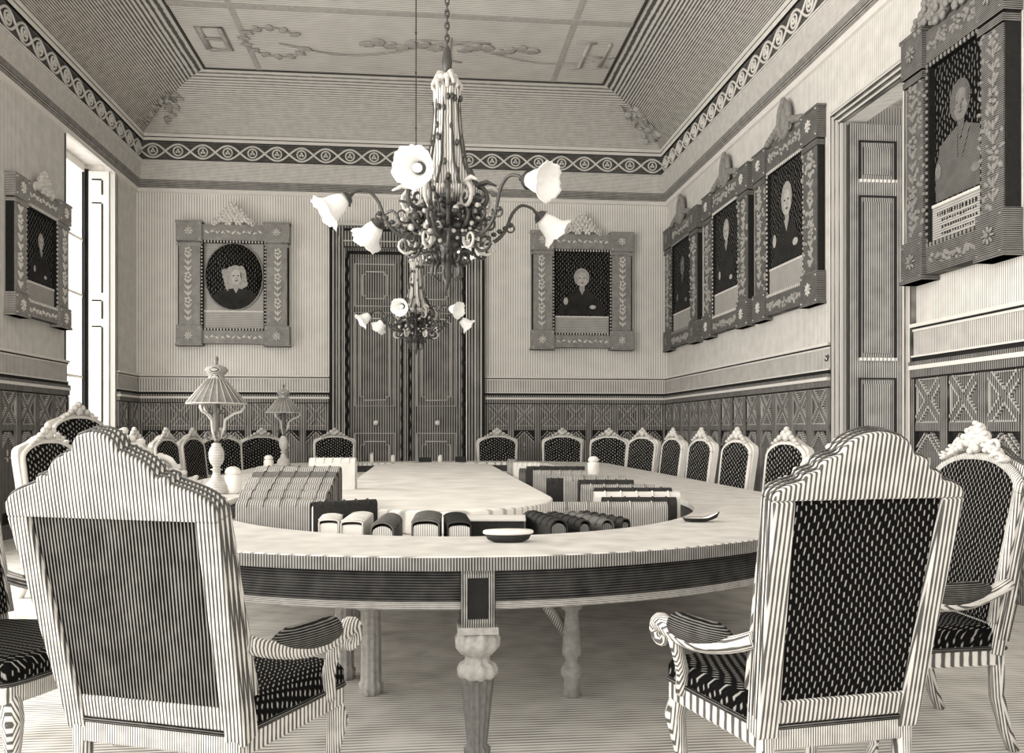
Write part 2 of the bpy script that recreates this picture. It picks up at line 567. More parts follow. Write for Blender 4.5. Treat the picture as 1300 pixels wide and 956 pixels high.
# ceiling painting: border lines and ornaments (flat paint, a few millimetres of plaster)
cp = MB()
x0, x1, y1 = XL+CI, XR-CI, YB-CI
cp.box(x0, x1, y1-2.10, y1-1.98, ZC-.009, ZC-.001)
cp.box(x0+.78, x0+.86, Y0, y1-.02, ZC-.006, ZC-.001)
cp.box(x1-.86, x1-.78, Y0, y1-.02, ZC-.006, ZC-.001)
struct(cp.build('trim_10', M['line']), 'painted lines framing the ceiling field')
om = MB()
zc = ZC-.012


def cflat(pts, r):
    om.tube([(p[0], p[1], zc) for p in pts], r, 5, flat=.25)


def swag(cx, cy, s):
    cflat([(cx+s*(-1.5+3*t/14), cy+.30*math.sin(t/14*PI*1.6)) for t in range(15)], .022)
    for t in range(7):
        om.ball((cx+s*(-.25+.16*t), cy-.10-.07*math.sin(t*1.7), zc), (.13, .10, .008), nu=7, nv=4, rot=Euler((0, 0, t)))


def wreath(cx, cy, r, a0=.3, a1=5.6):
    for t in range(13):
        a = a0+(a1-a0)*t/12
        om.ball((cx+r*math.cos(a), cy+r*1.1*math.sin(a), zc), (.10, .06, .008), nu=6, nv=4, rot=Euler((0, 0, a)))
    cflat([(cx+r*math.cos(a0+(a1-a0)*t/16), cy+r*1.1*math.sin(a0+(a1-a0)*t/16)) for t in range(17)], .02)


yc = y1-1.0
wreath(-2.1, yc, .42); swag(-.55, yc, 1); swag(1.30, yc, -1)
cflat([(.36, yc+.4), (.36, yc-.4)], .03); cflat([(.36, yc+.34), (.56, yc+.38)], .025)
# corner chest and bench
cflat([(x0+.25, yc+.3), (x0+.55, yc+.3), (x0+.55, yc-.4), (x0+.25, yc-.4), (x0+.25, yc+.3)], .05)
cflat([(x0+.25, yc-.05), (x0+.55, yc-.05)], .04)
cflat([(x1-.62, yc+.45), (x1-.5, yc+.4), (x1-.5, yc-.45)], .035); cflat([(x1-.68, yc-.45), (x1-.4, yc-.45)], .035)
cflat([(x1-.5, yc), (x1-.2, yc)], .03); cflat([(x1-.2, yc+.35), (x1-.2, yc-.45)], .035); cflat([(x1-.3, yc+.4), (x1-.08, yc+.32)], .03)
for k in range(5):
    yy = y1-3.4-2.2*k
    wreath(x1-.42, yy, .27); wreath(x0+.40, yy-.5, .27, 3.5, 8.6)
struct(om.build('trim_11', M['motif']), 'painted garlands and wreaths along the ceiling border')
# leafy corner ornaments on the cove hips
hv = MB()
for sx, xc in ((1, XL), (-1, XR)):
    for i in range(26):
        k = rnd.uniform(.08, .62)
        d = .16+(CI-.16)*(k**1.12); z = 6.14+(ZC-6.14)*(math.sin(k*PI/2)*.75+k*.25)
        side = rnd.choice((0, 1)); off = rnd.uniform(.02, .34)*(1-k*.8)
        p = (xc+sx*(d+off), YB-d-.01, z-.012) if side else (xc+sx*(d+.01), YB-d-off, z-.012)
        hv.ball(p, (.07, .07, .018), nu=6, nv=4, rot=Euler((rnd.uniform(0, 1), rnd.uniform(0, 1), rnd.uniform(0, 3))))
struct(hv.build('trim_12', M['motif']), 'leaf ornament in the cove corners')

# wainscot --------------------------------------------------------


def wainscot(name, T, runs, hi, base, band, label):
    """runs: list of (s0, s1) along local x; local y = out of wall, wall plane y=0"""
    mb = MB()     # materials: 0 base stripes, 1 raised bars, 2 sunk ground, 3 band, 4 fillet, 5 dark
    for s0, s1 in runs:
        mb.cur = 4; mb.box(s0, s1, 0, .07, 2.135, 2.165, T); mb.cur = 5; mb.box(s0, s1, 0, .05, 2.12, 2.135, T)
        mb.cur = 4; mb.box(s0, s1, 0, .045, 2.10, 2.12, T)
        mb.cur = 3; mb.box(s0, s1, 0, .035, 1.89, 2.10, T)
        mb.cur = 4; mb.box(s0, s1, 0, .06, 1.875, 1.89, T); mb.cur = 5; mb.box(s0, s1, 0, .05, 1.835, 1.875, T)
        mb.cur = 0; mb.box(s0, s1, 0, .08, 1.80, 1.835, T); mb.cur = 4; mb.box(s0, s1, 0, .085, 1.765, 1.80, T)
        mb.cur = 0; mb.box(s0, s1, 0, .07, 1.70, 1.765, T)
        mb.cur = 5; mb.box(s0, s1, 0, .05, 1.685, 1.70, T)
        mb.cur = 2; mb.box(s0, s1, 0, .015, .0, 1.685, T)
        n = max(1, round((s1-s0)/.475)); p = (s1-s0)/n
        mb.cur = 0
        mb.box(s0, s1, .015, .05, 1.235, 1.305, T); mb.box(s0, s1, .015, .05, 0.30, .42, T)
        mb.cur = 0; mb.box(s0, s1, .015, .075, 0, .16, T)
        for k in range(n+1):
            xc = s0+k*p
            a = max(s0, xc-.055); b = min(s1, xc+.055)
            if b > a:
                mb.cur = 0; mb.box(a, b, .015, .06, .16, 1.685, T)
        for k in range(n):
            a, b = s0+k*p+.055, s0+(k+1)*p-.055
            cx, cz = (a+b)/2, 1.495
            hw, hh = (b-a)/2, .19
            mb.cur = 0
            mb.box(a, b, .012, .024, 1.305, 1.685, T)
            ang = math.atan2(hh, hw); ln = math.hypot(hw, hh)
            for sg in (1, -1):
                Q = T @ Matrix.Translation((cx, 0, cz)) @ Matrix.Rotation(-sg*ang, 4, 'Y')
                mb.cur = 0; mb.box(-ln+.01, ln-.01, .02, .044+.003*sg, -.028, .028, Q)
                mb.cur = 1
                for o_ in (-.034, .034):
                    mb.box(-ln+.03, -.035, .02, .05, o_-.007, o_+.007, Q); mb.box(.035, ln-.03, .02, .05, o_-.007, o_+.007, Q)
            mb.cur = 1
            mb.box(a, b, .02, .042, 1.305, 1.318, T); mb.box(a, b, .02, .042, 1.672, 1.683, T)
            mb.box(a, a+.010, .02, .042, 1.36, 1.63, T); mb.box(b-.010, b, .02, .042, 1.36, 1.63, T)
            # pointed panel below
            mb.cur = 0
            mb.add([(a, .03, .42), (b, .03, .42), (b, .03, 1.02), (cx, .03, 1.20), (a, .03, 1.02)], [(0, 1, 2, 3, 4)], False, T)
            for sg in (1, -1):
                L_ = math.hypot(hw, .18)
                Q = T @ Matrix.Translation((cx, 0, 1.205)) @ Matrix.Rotation(sg*math.atan2(.18, hw), 4, 'Y')
                mb.cur = 1
                mb.box(0, sg*L_, .03, .055, -.008, .008, Q); mb.box(0.02*sg, sg*(L_-.06), .02, .05, .034, .046, Q)
            mb.cur = 1
            mb.ball((cx, .035, .98), (.018, .012, .045), T, 6, 4); mb.ball((cx, .035, .90), (.014, .012, .03), T, 6, 4)
            mb.ball((cx-.06, .035, .92), .010, T, 5, 4); mb.ball((cx+.06, .035, .92), .010, T, 5, 4)
    o = mb.build(name, [base, hi, M['wains_bg'], band, M['fillet'], M['door_dark']])
    struct(o, label)


Tb = Matrix(((1, 0, 0, 0), (0, -1, 0, YB), (0, 0, 1, 0), (0, 0, 0, 1)))
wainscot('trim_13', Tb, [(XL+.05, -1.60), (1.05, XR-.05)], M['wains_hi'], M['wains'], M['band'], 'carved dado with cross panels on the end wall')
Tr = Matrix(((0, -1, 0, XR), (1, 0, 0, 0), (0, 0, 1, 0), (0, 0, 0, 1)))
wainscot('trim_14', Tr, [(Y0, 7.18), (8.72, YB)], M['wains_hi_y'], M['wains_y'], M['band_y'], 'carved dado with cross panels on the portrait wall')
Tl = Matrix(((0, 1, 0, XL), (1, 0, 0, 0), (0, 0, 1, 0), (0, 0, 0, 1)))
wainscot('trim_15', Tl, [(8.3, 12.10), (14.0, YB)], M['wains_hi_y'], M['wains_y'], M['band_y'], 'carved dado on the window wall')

# windows on the left -----------------------------------------------
for i, (a, b) in enumerate(WINS):
    wn = MB()
    xp = XL-TW+.05
    zt, zb = 5.20, (.5 if (a, b) != LW else 0.05)
    wn.box(xp-.04, xp+.04, a, a+.07, zb, zt); wn.box(xp-.04, xp+.04, b-.07, b, zb, zt)
    wn.box(xp-.04, xp+.04, a, b, zt, 5.32); wn.box(xp-.04, xp+.04, a, b, zb-.03, zb+.08)
    if (a, b) != LW:
        wn.box(xp-.03, xp+.03, (a+b)/2-.04, (a+b)/2+.04, zb, zt)
    for z in (1.1, 2.05, 3.3, 4.15):
        wn.box(xp-.015, xp+.015, a, b, z-.02, z+.02)
    wo = wn.build('window_%d' % (i+1), M['white']); struct(wo, 'tall window in the left wall')
    MB().box(xp-.004, xp+.004, a+.07, b-.07, zb+.08, zt).build('pane', M['glass'], wo)
# dark jamb and shutter of the visible window
jb = MB()
jb.box(XL-.45, XL-.40, LW[1]-.075, LW[1], 0, 5.25); jb.box(XL-.385, XL-.37, LW[1]-.06, LW[1], 0, 5.25)
struct(jb.build('trim_16', M['door_dark']), 'dark window jamb moulding')
sh = MB()
sh.cur = 0
sh.box(XL-.36, XL-.06, LW[1]-.05, LW[1]-.005, 0.05, 5.22)
for z0, z1 in ((4.86, 5.08), (3.35, 4.72), (2.95, 3.22), (1.35, 2.82), (.3, 1.2)):
    a, b = XL-.31, XL-.17
    yy = LW[1]-.05
    sh.cur = 1
    sh.box(b, b+.022, yy-.012, yy, z0, z1); sh.box(a, b, yy-.012, yy, z1, z1+.022)
    sh.cur = 0
    sh.box(a, b, yy-.008, yy, z0, z1)
so = sh.build('window_shutter', [M['white'], M['frame_d']])
struct(so, 'white panelled shutter folded into the window recess')
jb2 = MB().box(XL-.05, XL+.025, LW[1]-.03, LW[1]+.09, 0, 5.20)
jb2.box(XL-.02, XL+.012, LW[0]-.03, LW[0], 0, 5.20)
struct(jb2.build('trim_17', M['casing_y']), 'moulded edge of the window recess')

# double door in the end wall -----------------------------------------
cs = MB()
yf = YB
for s, (a, b) in ((1, (-1.59, -1.36)), (-1, (.74, 1.04))):
    cs.cur = 0; cs.box(a, b, yf-.09, yf+.02, 0, 4.66)
    e = a if s > 0 else b
    cs.cur = 1; cs.box(e, e+s*.03, yf-.13, yf-.09, 0, 4.66)
    cs.cur = 2; cs.box(e+s*.05, e+s*.066, yf-.12, yf-.09, 0, 4.62); cs.box(e+s*.15, e+s*.166, yf-.12, yf-.09, 0, 4.52)
cs.cur = 0; cs.box(-1.36, .74, yf-.089, yf+.02, 4.36, 4.66); cs.box(-1.60, 1.05, yf-.10, yf+.02, 4.66, 4.70)
cs.cur = 2; cs.box(-1.62, 1.07, yf-.16, yf-.05, 4.70, 4.74); cs.cur = 1; cs.box(-1.36, .74, yf-.125, yf-.06, 4.62, 4.655)
cs.cur = 2; cs.box(-1.355, .735, yf-.12, yf-.09, 4.44, 4.455)
struct(cs.build('trim_18', [M['casing'], M['door_dark'], M['door_line']]), 'dark moulded casing of the double door')


def notched(cx, cz, hw, hh, n=.05):
    return [(cx-hw+n, cz-hh), (cx+hw-n, cz-hh), (cx+hw-n, cz-hh+n), (cx+hw, cz-hh+n), (cx+hw, cz+hh-n), (cx+hw-n, cz+hh-n),
            (cx+hw-n, cz+hh), (cx-hw+n, cz+hh), (cx-hw+n, cz+hh-n), (cx-hw, cz+hh-n), (cx-hw, cz-hh+n), (cx-hw+n, cz-hh+n)]


def rect(cx, cz, hw, hh):
    return [(cx-hw, cz-hh), (cx+hw, cz-hh), (cx+hw, cz+hh), (cx-hw, cz+hh)]


dr = empty('door_1', (0, YB+.02, 0))
struct(dr, 'dark double door in the end wall')
for s, cx in ((-1, -.835), (1, .215)):
    lf = MB()
    lf.cur = 0; lf.box(cx-.515, cx+.515, 0, .06, .01, 4.35)
    y = -.008
    # rope mouldings along both edges and down
    lf.cur = 1
    for e in (cx-.47, cx+.47):
        lf.tube([(e+.012*math.sin(i*1.3), y, .05+i*.05) for i in range(85)], .028, 5)
    lf.tube([(cx-.47+i*.05, y, 4.27) for i in range(20)], .028, 5)
    lf.cur = 2
    for pts in (rect(cx, 2.16, .40, 2.02), rect(cx, 3.72, .34, .36), notched(cx, 3.72, .21, .23, .05), notched(cx, 2.45, .25, .70, .06), rect(cx, 2.45, .34, .80),
                rect(cx, .68, .34, .50), notched(cx, .62, .24, .42, .06)):
        lf.tube([(p[0], y, p[1]) for p in pts], .010, 4, closed=True)
    lo = lf.build('door_leaf', [M['door'], M['door_dark'], M['door_line']], dr)
    kb = MB().lathe([(.012, 0), (.012, .03), (.04, .04), (.045, .06), (.02, .075)], 12, Matrix.Translation((cx+.02, 0, 1.36)) @ Matrix.Rotation(PI/2, 4, 'X'))
    kb.build('door_knob', M['ceramic'], lo)
ms = MB().box(-.345, -.275, -.04, .02, .01, 4.35)
ms.cur = 1
ms.box(-.345, -.337, -.048, -.04, .01, 4.35).box(-.283, -.275, -.048, -.04, .01, 4.35)
ms.build('meeting_stile', [M['door'], M['door_line']], dr)
# side passage door ----------------------------------------------------
cz = MB()
for e, s in ((RD[0], -1), (RD[1], 1)):
    for (a, b, d) in ((0, .045, .03), (.045, .09, .055), (.09, .13, .075), (.13, .17, .05)):
        cz.box(XR-d, XR+.01, e+s*a, e+s*b, 0, 4.40+max(a, .0)+.0)
for (a, b, d) in ((0, .045, .03), (.045, .09, .055), (.09, .13, .075), (.13, .17, .05)):
    cz.cur = 1; cz.box(XR-d-.002, XR+.01, RD[0]-b, RD[1]+b, 4.40+a, 4.40+b)
struct(cz.build('trim_19', [M['casing_y'], M['casing_z']]), 'moulded casing of the side doorway')
ln = MB().box(XR, XR+.24, RD[1]-.012, RD[1]+.03, 0, 4.4).box(XR, XR+.24, RD[0]-.03, RD[0]+.012, 0, 4.4)
struct(ln.build('trim_20', M['passage']), 'reveal lining of the side doorway')
pw = MB()
pw.box(XR+.22, XR+1.9, RD[1]+.12, RD[1]+.2, 0, 4.75); pw.box(XR+1.8, XR+1.9, RD[0]+.6, RD[1]+.2, 0, 4.75)
struct(pw.build('wall_passage', M['passage']), 'wall of the passage beyond the side doorway')
struct(MB().box(XR+.22, XR+1.9, RD[0]-1.2, RD[1]+.2, 4.62, 4.75).build('ceiling_passage', M['cove']), 'ceiling of the passage')
d2 = empty('door_2', (XR+.03, RD[1]-.05, 0)); struct(d2, 'grey panelled passage door standing open')
lf = MB(); lf.cur = 0
lf.box(0, 1.14, -.03, .03, .01, 4.37)
for cx in (.29, .80):
    for z0, z1 in ((3.80, 4.18), (1.98, 3.62), (.35, 1.76)):
        lf.cur = 1
        lf.box(cx-.20, cx-.185, -.05, -.03, z0, z1); lf.box(cx+.185, cx+.20, -.05, -.03, z0, z1)
        lf.box(cx-.2, cx+.2, -.05, -.03, z1, z1+.015)
        lf.cur = 2; lf.box(cx-.2, cx+.2, -.055, -.03, z0-.03, z0)
        lf.cur = 0; lf.box(cx-.15, cx+.15, -.042, -.03, z0+.05, z1-.05)
lf.build('door_leaf', [M['leaf'], M['door_dark'], M['band']], d2)
hk = empty('wall_hook', (XR-.035, 8.78, 2.02)); tag(hk, 'small dark curved hook on the dado band beside the side doorway', 'hook')
h_ = MB(); curl(h_, (-.03, 0, -.03), .035, .8, .008, (1, 0, 0), (0, 0, 1), PI/2, -1); h_.build('hook', M['door_dark'], hk)
MB().lathe([(.02, 0), (.024, .008), (.012, .016)], 10, Matrix.Rotation(-PI/2, 4, 'Y')).build('rosette', M['lmetal'], hk)

# ------------------------------------------------------------------ portraits
def portrait(name, W, H, loc, rz, label, sitter, oval=False, crest='flowers', depth=.15, dim=False, lettered=False, group=None, cr=1.0):
    """local x along the wall, local -y out of the wall, z=0 at frame bottom"""
    t = empty('framed_portrait', loc, rz); tag(t, label, 'portrait', group)
    r2 = random.Random(hash(name) % 97 if False else len(label))
    bw = W*.185; tw = H*.15; bb = H*.125
    hw = W/2
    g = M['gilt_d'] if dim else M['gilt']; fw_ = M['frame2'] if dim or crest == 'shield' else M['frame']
    fm = MB(); fm.cur = 0
    fm.box(-hw+.04, -hw+.04+bw, -depth*.8, 0, H*.1, H*.9); fm.box(hw-.04-bw, hw-.04, -depth*.8, 0, H*.1, H*.9)
    fm.box(-hw+.04, hw-.04, -depth*.75, 0, H-tw, H-.05); fm.box(-hw+.04, hw-.04, -depth*.75, 0, .04, bb)
    # moulded caps
    fm.box(-hw+.015, -hw+.06+bw, -depth*.95, 0, H*.80, H*.825); fm.box(hw-.06-bw, hw-.015, -depth*.95, 0, H*.80, H*.825)
    # inner sloping edge
    fm.cur = 1
    ix, iz0, iz1 = hw-.04-bw, bb, H-tw
    for s in (-1, 1):
        fm.box(s*ix, s*(ix-.05), -depth*.65, 0, iz0, iz1)
    fm.box(-ix, ix, -depth*.65, 0, iz1-.04, iz1); fm.box(-ix, ix, -depth*.65, 0, iz0, iz0+.04)
    # beads all round the sight edge
    fm.cur = 2
    n = int(H*.68/.055)
    for s in (-1, 1):
        for k in range(n):
            fm.ball((s*(ix-.022), -depth*.67, iz0+.03+(iz1-iz0-.06)*(k+.5)/n), (.017, .014, .016), nu=5, nv=4)
    n = int(2*ix/.05)
    for k in range(n):
        for z in (iz1-.02, iz0+.02):
            fm.ball((-ix+2*ix*(k+.5)/n, -depth*.68, z), (.015, .014, .024), nu=5, nv=4)
    fo = fm.build('frame', [fw_, M['frame_d'], g], t)
    # outer dark side
    for s in (-1, 1):
        MB().box(s*(hw-.04), s*(hw-.02), -depth*.72, 0, H*.12, H*.86).build('frame_edge', M['frame_d'], t)
    # corner blocks
    for s in (-1, 1):
        for top in (0, 1):
            cb = MB(); cb.cur = 0
            w_ = bw+.07; h_ = H*.165
            x0, x1 = sorted((s*(hw), s*(hw-w_)))
            z0 = H-h_ if top else 0
            cb.box(x0, x1, -depth, 0, z0, z0+h_)
            cb.box(x0-.015, x1+.015, -depth*1.06, 0, (z0+h_-.03) if top else z0, (z0+h_) if top else z0+.03)
            cb.cur = 1
            cx, cz_ = (x0+x1)/2, z0+h_/2
            for k in range(8):
                a = 2*PI*k/8
                cb.ball((cx+.045*math.cos(a), -depth-.01, cz_+.045*math.sin(a)), (.032, .012, .012), nu=6, nv=4, rot=Euler((0, -a, 0)))
            cb.ball((cx, -depth-.02, cz_), .02, nu=6, nv=4)
            for qx in (x0+.03, x1-.03):
                for qz in (z0+.04, z0+h_-.04):
                    cb.ball((qx, -depth-.004, qz), .011, nu=5, nv=4)
            cb.build('corner_block', [fw_, g], t)
    # carving down the sides and along top and bottom
    cv = MB()
    for s in (-1, 1):
        n = int(H*.6/.10)
        for k in range(n):
            z = H*.19+H*.6*(k+.5)/n
            xx = s*(hw-.04-bw/2+.02)
            if k % 4 == 3:
                for a in range(5):
                    cv.ball((xx+.04*math.cos(a*1.257), -depth*.83, z+.04*math.sin(a*1.257)), (.028, .016, .022), nu=5, nv=4)
            else:
                for q in (-1, 0, 1):
                    cv.ball((xx+q*.034, -depth*.83, z+abs(q)*.018), (.016, .016, .044), nu=5, nv=4, rot=Euler((0, q*.6, 0)))
    if crest == 'shield' or lettered:
        for q in range(110):
            s_ = r2.choice((-1, 1)); xx = s_*(hw-.04-bw/2+r2.uniform(-.6, .45)*bw); z = r2.uniform(H*.18, H*.8)
            cv.ball((xx, -depth*.8, z), (r2.uniform(.012, .03), .016, r2.uniform(.012, .035)), nu=5, nv=4, rot=Euler((0, r2.uniform(0, 3), 0)))
        for q in range(70):
            xx = r2.uniform(-1, 1)*(hw-bw-.1); z = r2.choice((bb*.5+r2.uniform(-.03, .06), H-tw*.5+r2.uniform(-.08, .06)))
            cv.ball((xx, -depth*.76, z), (r2.uniform(.012, .03), .016, r2.uniform(.012, .03)), nu=5, nv=4, rot=Euler((0, r2.uniform(0, 3), 0)))
    n = int((W-2*bw-.2)/.085)
    for k in range(n):
        x = -(W/2-bw-.1)+(W-2*bw-.2)*(k+.5)/n
        for z in (bb*.5+.02, H-tw*.5-.02):
            cv.ball((x, -depth*.78, z+.012*math.sin(k*2)), (.036, .014, .018), nu=6, nv=4, rot=Euler((0, .7*(-1)**k, 0)))
            cv.ball((x+.03, -depth*.78, z-.02*math.cos(k*2)), .013, nu=5, nv=4)
    cv.build('carving', M['gilt_m'] if crest == 'shield' else g, t)
    # crest
    cc = MB()
    if crest == 'flowers':
        for (x, z, r) in ((0, .29, .085), (-.10, .20, .085), (.10, .20, .085), (0, .16, .10), (-.19, .10, .075), (.19, .10, .075), (-.28, .05, .055), (.28, .05, .055), (-.08, .06, .08), (.09, .06, .08)):
            x *= cr; z *= cr; r *= cr
            z += H-.05
            cc.ball((x, -depth*.75, z), (r*.8, .05, r*.8), nu=8, nv=5)
            for a in range(6):
                cc.ball((x+r*.75*math.cos(a*PI/3), -depth*.95, z+r*.75*math.sin(a*PI/3)), (r*.36, .025, r*.36), nu=6, nv=4)
            cc.ball((x, -depth*1.15, z), (r*.3, .02, r*.3), nu=6, nv=4)
        for s in (-1, 1):
            curl(cc, (s*.30*cr, -depth*.8, H-.03), .07, 1.1, .02, (s, 0, 0), Z_, PI, -1)
    else:
        cc.tube([(.13*cr*math.cos(a), -depth*.7, H+.15*cr+.2*cr*math.sin(a)) for a in [2*PI*k/14 for k in range(14)]], .04*cr, 6, closed=True)
        cc.ball((0, -depth*.7, H+.15*cr), (.10*cr, .05, .17*cr)); cc.ball((0, -depth*.8, H+.36*cr), (.05*cr, .04, .06*cr))
        for s in (-1, 1):
            for k in range(5):
                cc.ball((s*(.16+.075*k)*cr, -depth*.75, H+(.10-.022*k)*cr), (.06*cr, .05, .045*cr), nu=6, nv=4, rot=Euler((0, s*.5, 0)))
            curl(cc, (s*.2*cr, -depth*.85, H+.02), .08, 1.2, .02, (s, 0, 0), Z_, 0, 1)
    cc.build('crest', M['gilt_d'] if crest == 'shield' else g, t)
    # canvas with painted sitter
    ph = (iz1-iz0)*.21
    pz0, pz1 = iz0+.03+ph, iz1-.03
    cn = MB().box(-ix+.04, ix-.04, -depth*.30, -.02, iz0+.02, iz1-.02)
    co = cn.build('canvas', M['plate'] if oval else M['canvas'], t)
    yy = -depth*.30-.004
    cx, czz = 0, (pz0+pz1)/2
    rr = min(ix-.06, (pz1-pz0)/2)
    if oval:
        ov = MB(); ov.lathe([(1, 0), (1, .006)], 40, Matrix.Translation((0, yy, czz)) @ Matrix.Diagonal((ix-.06, 1, (pz1-pz0)/2, 1)) @ Matrix.Rotation(PI/2, 4, 'X'))
        ov.build('oval_ground', M['canvas'], t)
        rg = MB().tube([((ix-.06)*math.cos(a), yy-.01, czz+(pz1-pz0)/2*math.sin(a)) for a in [2*PI*k/36 for k in range(36)]], .014, 6, closed=True)
        rg.build('oval_moulding', M['frame'], t)
        yy -= .008
    sx = sitter.get('x', 0)*ix
    k = sitter.get('s', 1)*(pz1-pz0)
    hz = pz1-k*sitter.get('h', .42)
    ps = MB()
    y = yy
    ps.cur = 1
    # coat
    sh_ = sitter.get('w', .42)*k
    bt = pz0+.015
    o1 = [(sx-sh_, bt), (sx+sh_, bt), (sx+sh_*.85, hz-k*.30), (sx+sh_*.45, hz-k*.17), (sx+k*.04, hz-k*.12), (sx-k*.05, hz-k*.12), (sx-sh_*.5, hz-k*.18), (sx-sh_*.9, hz-k*.34)]
    lim = ix-.07
    o1 = [(max(-lim, min(lim, a)), b) for a, b in o1]
    if oval:
        def clampo(a, b):
            dx, dz = a/(ix-.08), (b-czz)/((pz1-pz0)/2-.015)
            m_ = math.hypot(dx, dz)
            return (a/m_, czz+(b-czz)/m_) if m_ > 1 else (a, b)
        o1 = [(sx-sh_*.5, bt+.02), (sx-sh_*.1, bt), (sx+sh_*.3, bt+.005)]+o1[1:]
        o1 = [clampo(*p) for p in o1]
    ps.prism(o1, y-.002, y)
    # hair, face, collar
    ps.cur = 2
    hr = sitter.get('hair', 1.0)

    cnt = [0]

    def disc(cx, cz, rx, rz, lay, m):
        ps.cur = m; cnt[0] += 1; lay = lay+cnt[0]*.06
        ps.prism([(cx+rx*math.cos(a), cz+rz*math.sin(a)) for a in [2*PI*q/18 for q in range(18)]], y-.003*lay-.002, y-.003*lay)
    if hr > 1.2:
        for q in range(9):
            disc(sx+(-.13+.012*q if q < 5 else .075+.01*(q-5))*k, hz+(.05-.045*(q % 5))*k, .035*k, .04*k, 1.2, 2)
        disc(sx-.05*k, hz-.03*k, .085*k, .15*k, 1, 2); disc(sx+.065*k, hz-.01*k, .06*k, .14*k, 1, 2)
    disc(sx, hz+.02*k, .085*k*min(hr, 1.15), .115*k, 1.5, 2)
    disc(sx+.008*k, hz-.005*k, .062*k, .088*k, 2, 0)
    ps.cur = 3
    for e in (-.024, .03):
        disc(sx+e*k, hz+.01*k, .011*k, .007*k, 3, 1)
    disc(sx+.008*k, hz-.048*k, .018*k, .006*k, 3, 1)
    disc(sx+.012*k, hz-.018*k, .006*k, .02*k, 3, 2)
    # neck, lapels and shirt front
    cnt[0] = 0
    disc(sx+.005*k, hz-.10*k, .032*k, .05*k, .9, 2)
    for sg in (-1, 1):
        ps.cur = 1
        ps.prism([(sx+sg*.02*k, hz-.14*k), (sx+sg*.09*k, hz-.15*k), (sx+sg*.02*k, hz-.30*k)][::sg], y-.0075, y-.0065)
    ps.cur = 2
    ps.prism([(sx-.032*k, hz-.125*k), (sx+.004*k, hz-.20*k), (sx+.042*k, hz-.125*k), (sx+.005*k, hz-.11*k)], y-.012, y-.008)
    # brow and jaw tone, side hair
    disc(sx-.06*k, hz+.02*k, .022*k, .06*k, 2.6, 2)
    disc(sx+.066*k, hz+.03*k, .014*k, .05*k, 2.6, 2)
    if sitter.get('hands', 1):
        disc(sx-.20*k, bt+.17*k, .028*k, .045*k, 2, 0); disc(sx+.14*k, bt+.10*k, .04*k, .025*k, 2, 0)
    ps.build('painted_sitter', [M['skin_d'] if dim else M['skin'], M['coat_g'] if sitter.get('grey') else M['coat'], M['hair'] if not dim else M['coat_g'], M['skin'] if not dim else M['skin_d']], t)
    # name plate
    pl = MB(); pl.box(-ix+.05, ix-.05, -depth*.45, -depth*.3, iz0+.04, iz0+ph)
    pl.cur = 1; pl.box(-ix+.05, ix-.05, -depth*.5, -depth*.3, iz0+ph, iz0+ph+.022)
    if lettered:
        pl.cur = 2
        for row in range(5):
            z = iz0+ph-.07-row*.055
            x = -ix+.12+(.06 if row else 0)
            while x < ix-.14:
                w_ = r2.uniform(.012, .03)
                hgt = .016 if row else .028
                pl.box(x, x+w_, -depth*.46, -depth*.44, z-hgt*r2.uniform(.4, 1), z+hgt*.6)
                x += w_+r2.uniform(.008, .02)
    pl.build('name_plate', [M['plate'], M['gilt'], M['door_dark']], t)
    return t


portrait('a', 1.84, 2.08, (-3.17, YB-.005, 2.64), 0, 'ornate framed oval portrait of a long-haired sitter, left of the double door',
         dict(x=.05, s=1.25, h=.40, w=.40, hair=1.5, hands=0), oval=True)
portrait('b', 1.80, 2.06, (2.74, YB-.005, 2.63), 0, 'ornate framed portrait of a white-wigged sitter on the end wall right of the double door',
         dict(x=.0, s=1.25, h=.34, w=.30, hair=1.15), depth=.17)
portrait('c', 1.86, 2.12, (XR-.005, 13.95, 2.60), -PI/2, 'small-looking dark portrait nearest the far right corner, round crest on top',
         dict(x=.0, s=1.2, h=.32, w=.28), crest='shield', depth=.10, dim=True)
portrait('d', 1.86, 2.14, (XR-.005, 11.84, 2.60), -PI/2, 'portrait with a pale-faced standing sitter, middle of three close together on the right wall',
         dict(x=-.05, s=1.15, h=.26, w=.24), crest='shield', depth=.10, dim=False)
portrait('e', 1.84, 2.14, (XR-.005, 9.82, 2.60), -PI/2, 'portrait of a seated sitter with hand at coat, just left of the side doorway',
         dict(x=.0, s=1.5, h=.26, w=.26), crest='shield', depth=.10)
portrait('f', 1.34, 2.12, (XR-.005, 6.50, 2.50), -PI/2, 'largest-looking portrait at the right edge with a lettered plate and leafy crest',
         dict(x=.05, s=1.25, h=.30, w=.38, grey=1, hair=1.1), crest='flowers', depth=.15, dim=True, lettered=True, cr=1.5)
portrait('g', 1.58, 1.64, (XL+.005, 11.22, 2.56), PI/2, 'only portrait on the left wall, carved frame beside the bright window',
         dict(x=.1, s=1.0, h=.42, w=.36), crest='flowers', depth=.12, cr=.75)

# ------------------------------------------------------------------ table
TX, TA, TB_, TYC, TYB, TBB = .22, 2.30, 2.60, 5.80, 11.75, 1.15


def loop(d, kf=.75, n=48):
    a = TA-d; b = TB_-d*kf; bb = TBB-d*kf
    pts = []
    for i in range(n+1):
        t = PI*i/n                                   # front end, left to right
        pts.append((TX-a*math.cos(t), TYC-b*math.sin(t)))
    for i in range(n+1):
        t = PI*i/n
        pts.append((TX+a*math.cos(t), TYB+bb*math.sin(t)))
    return pts


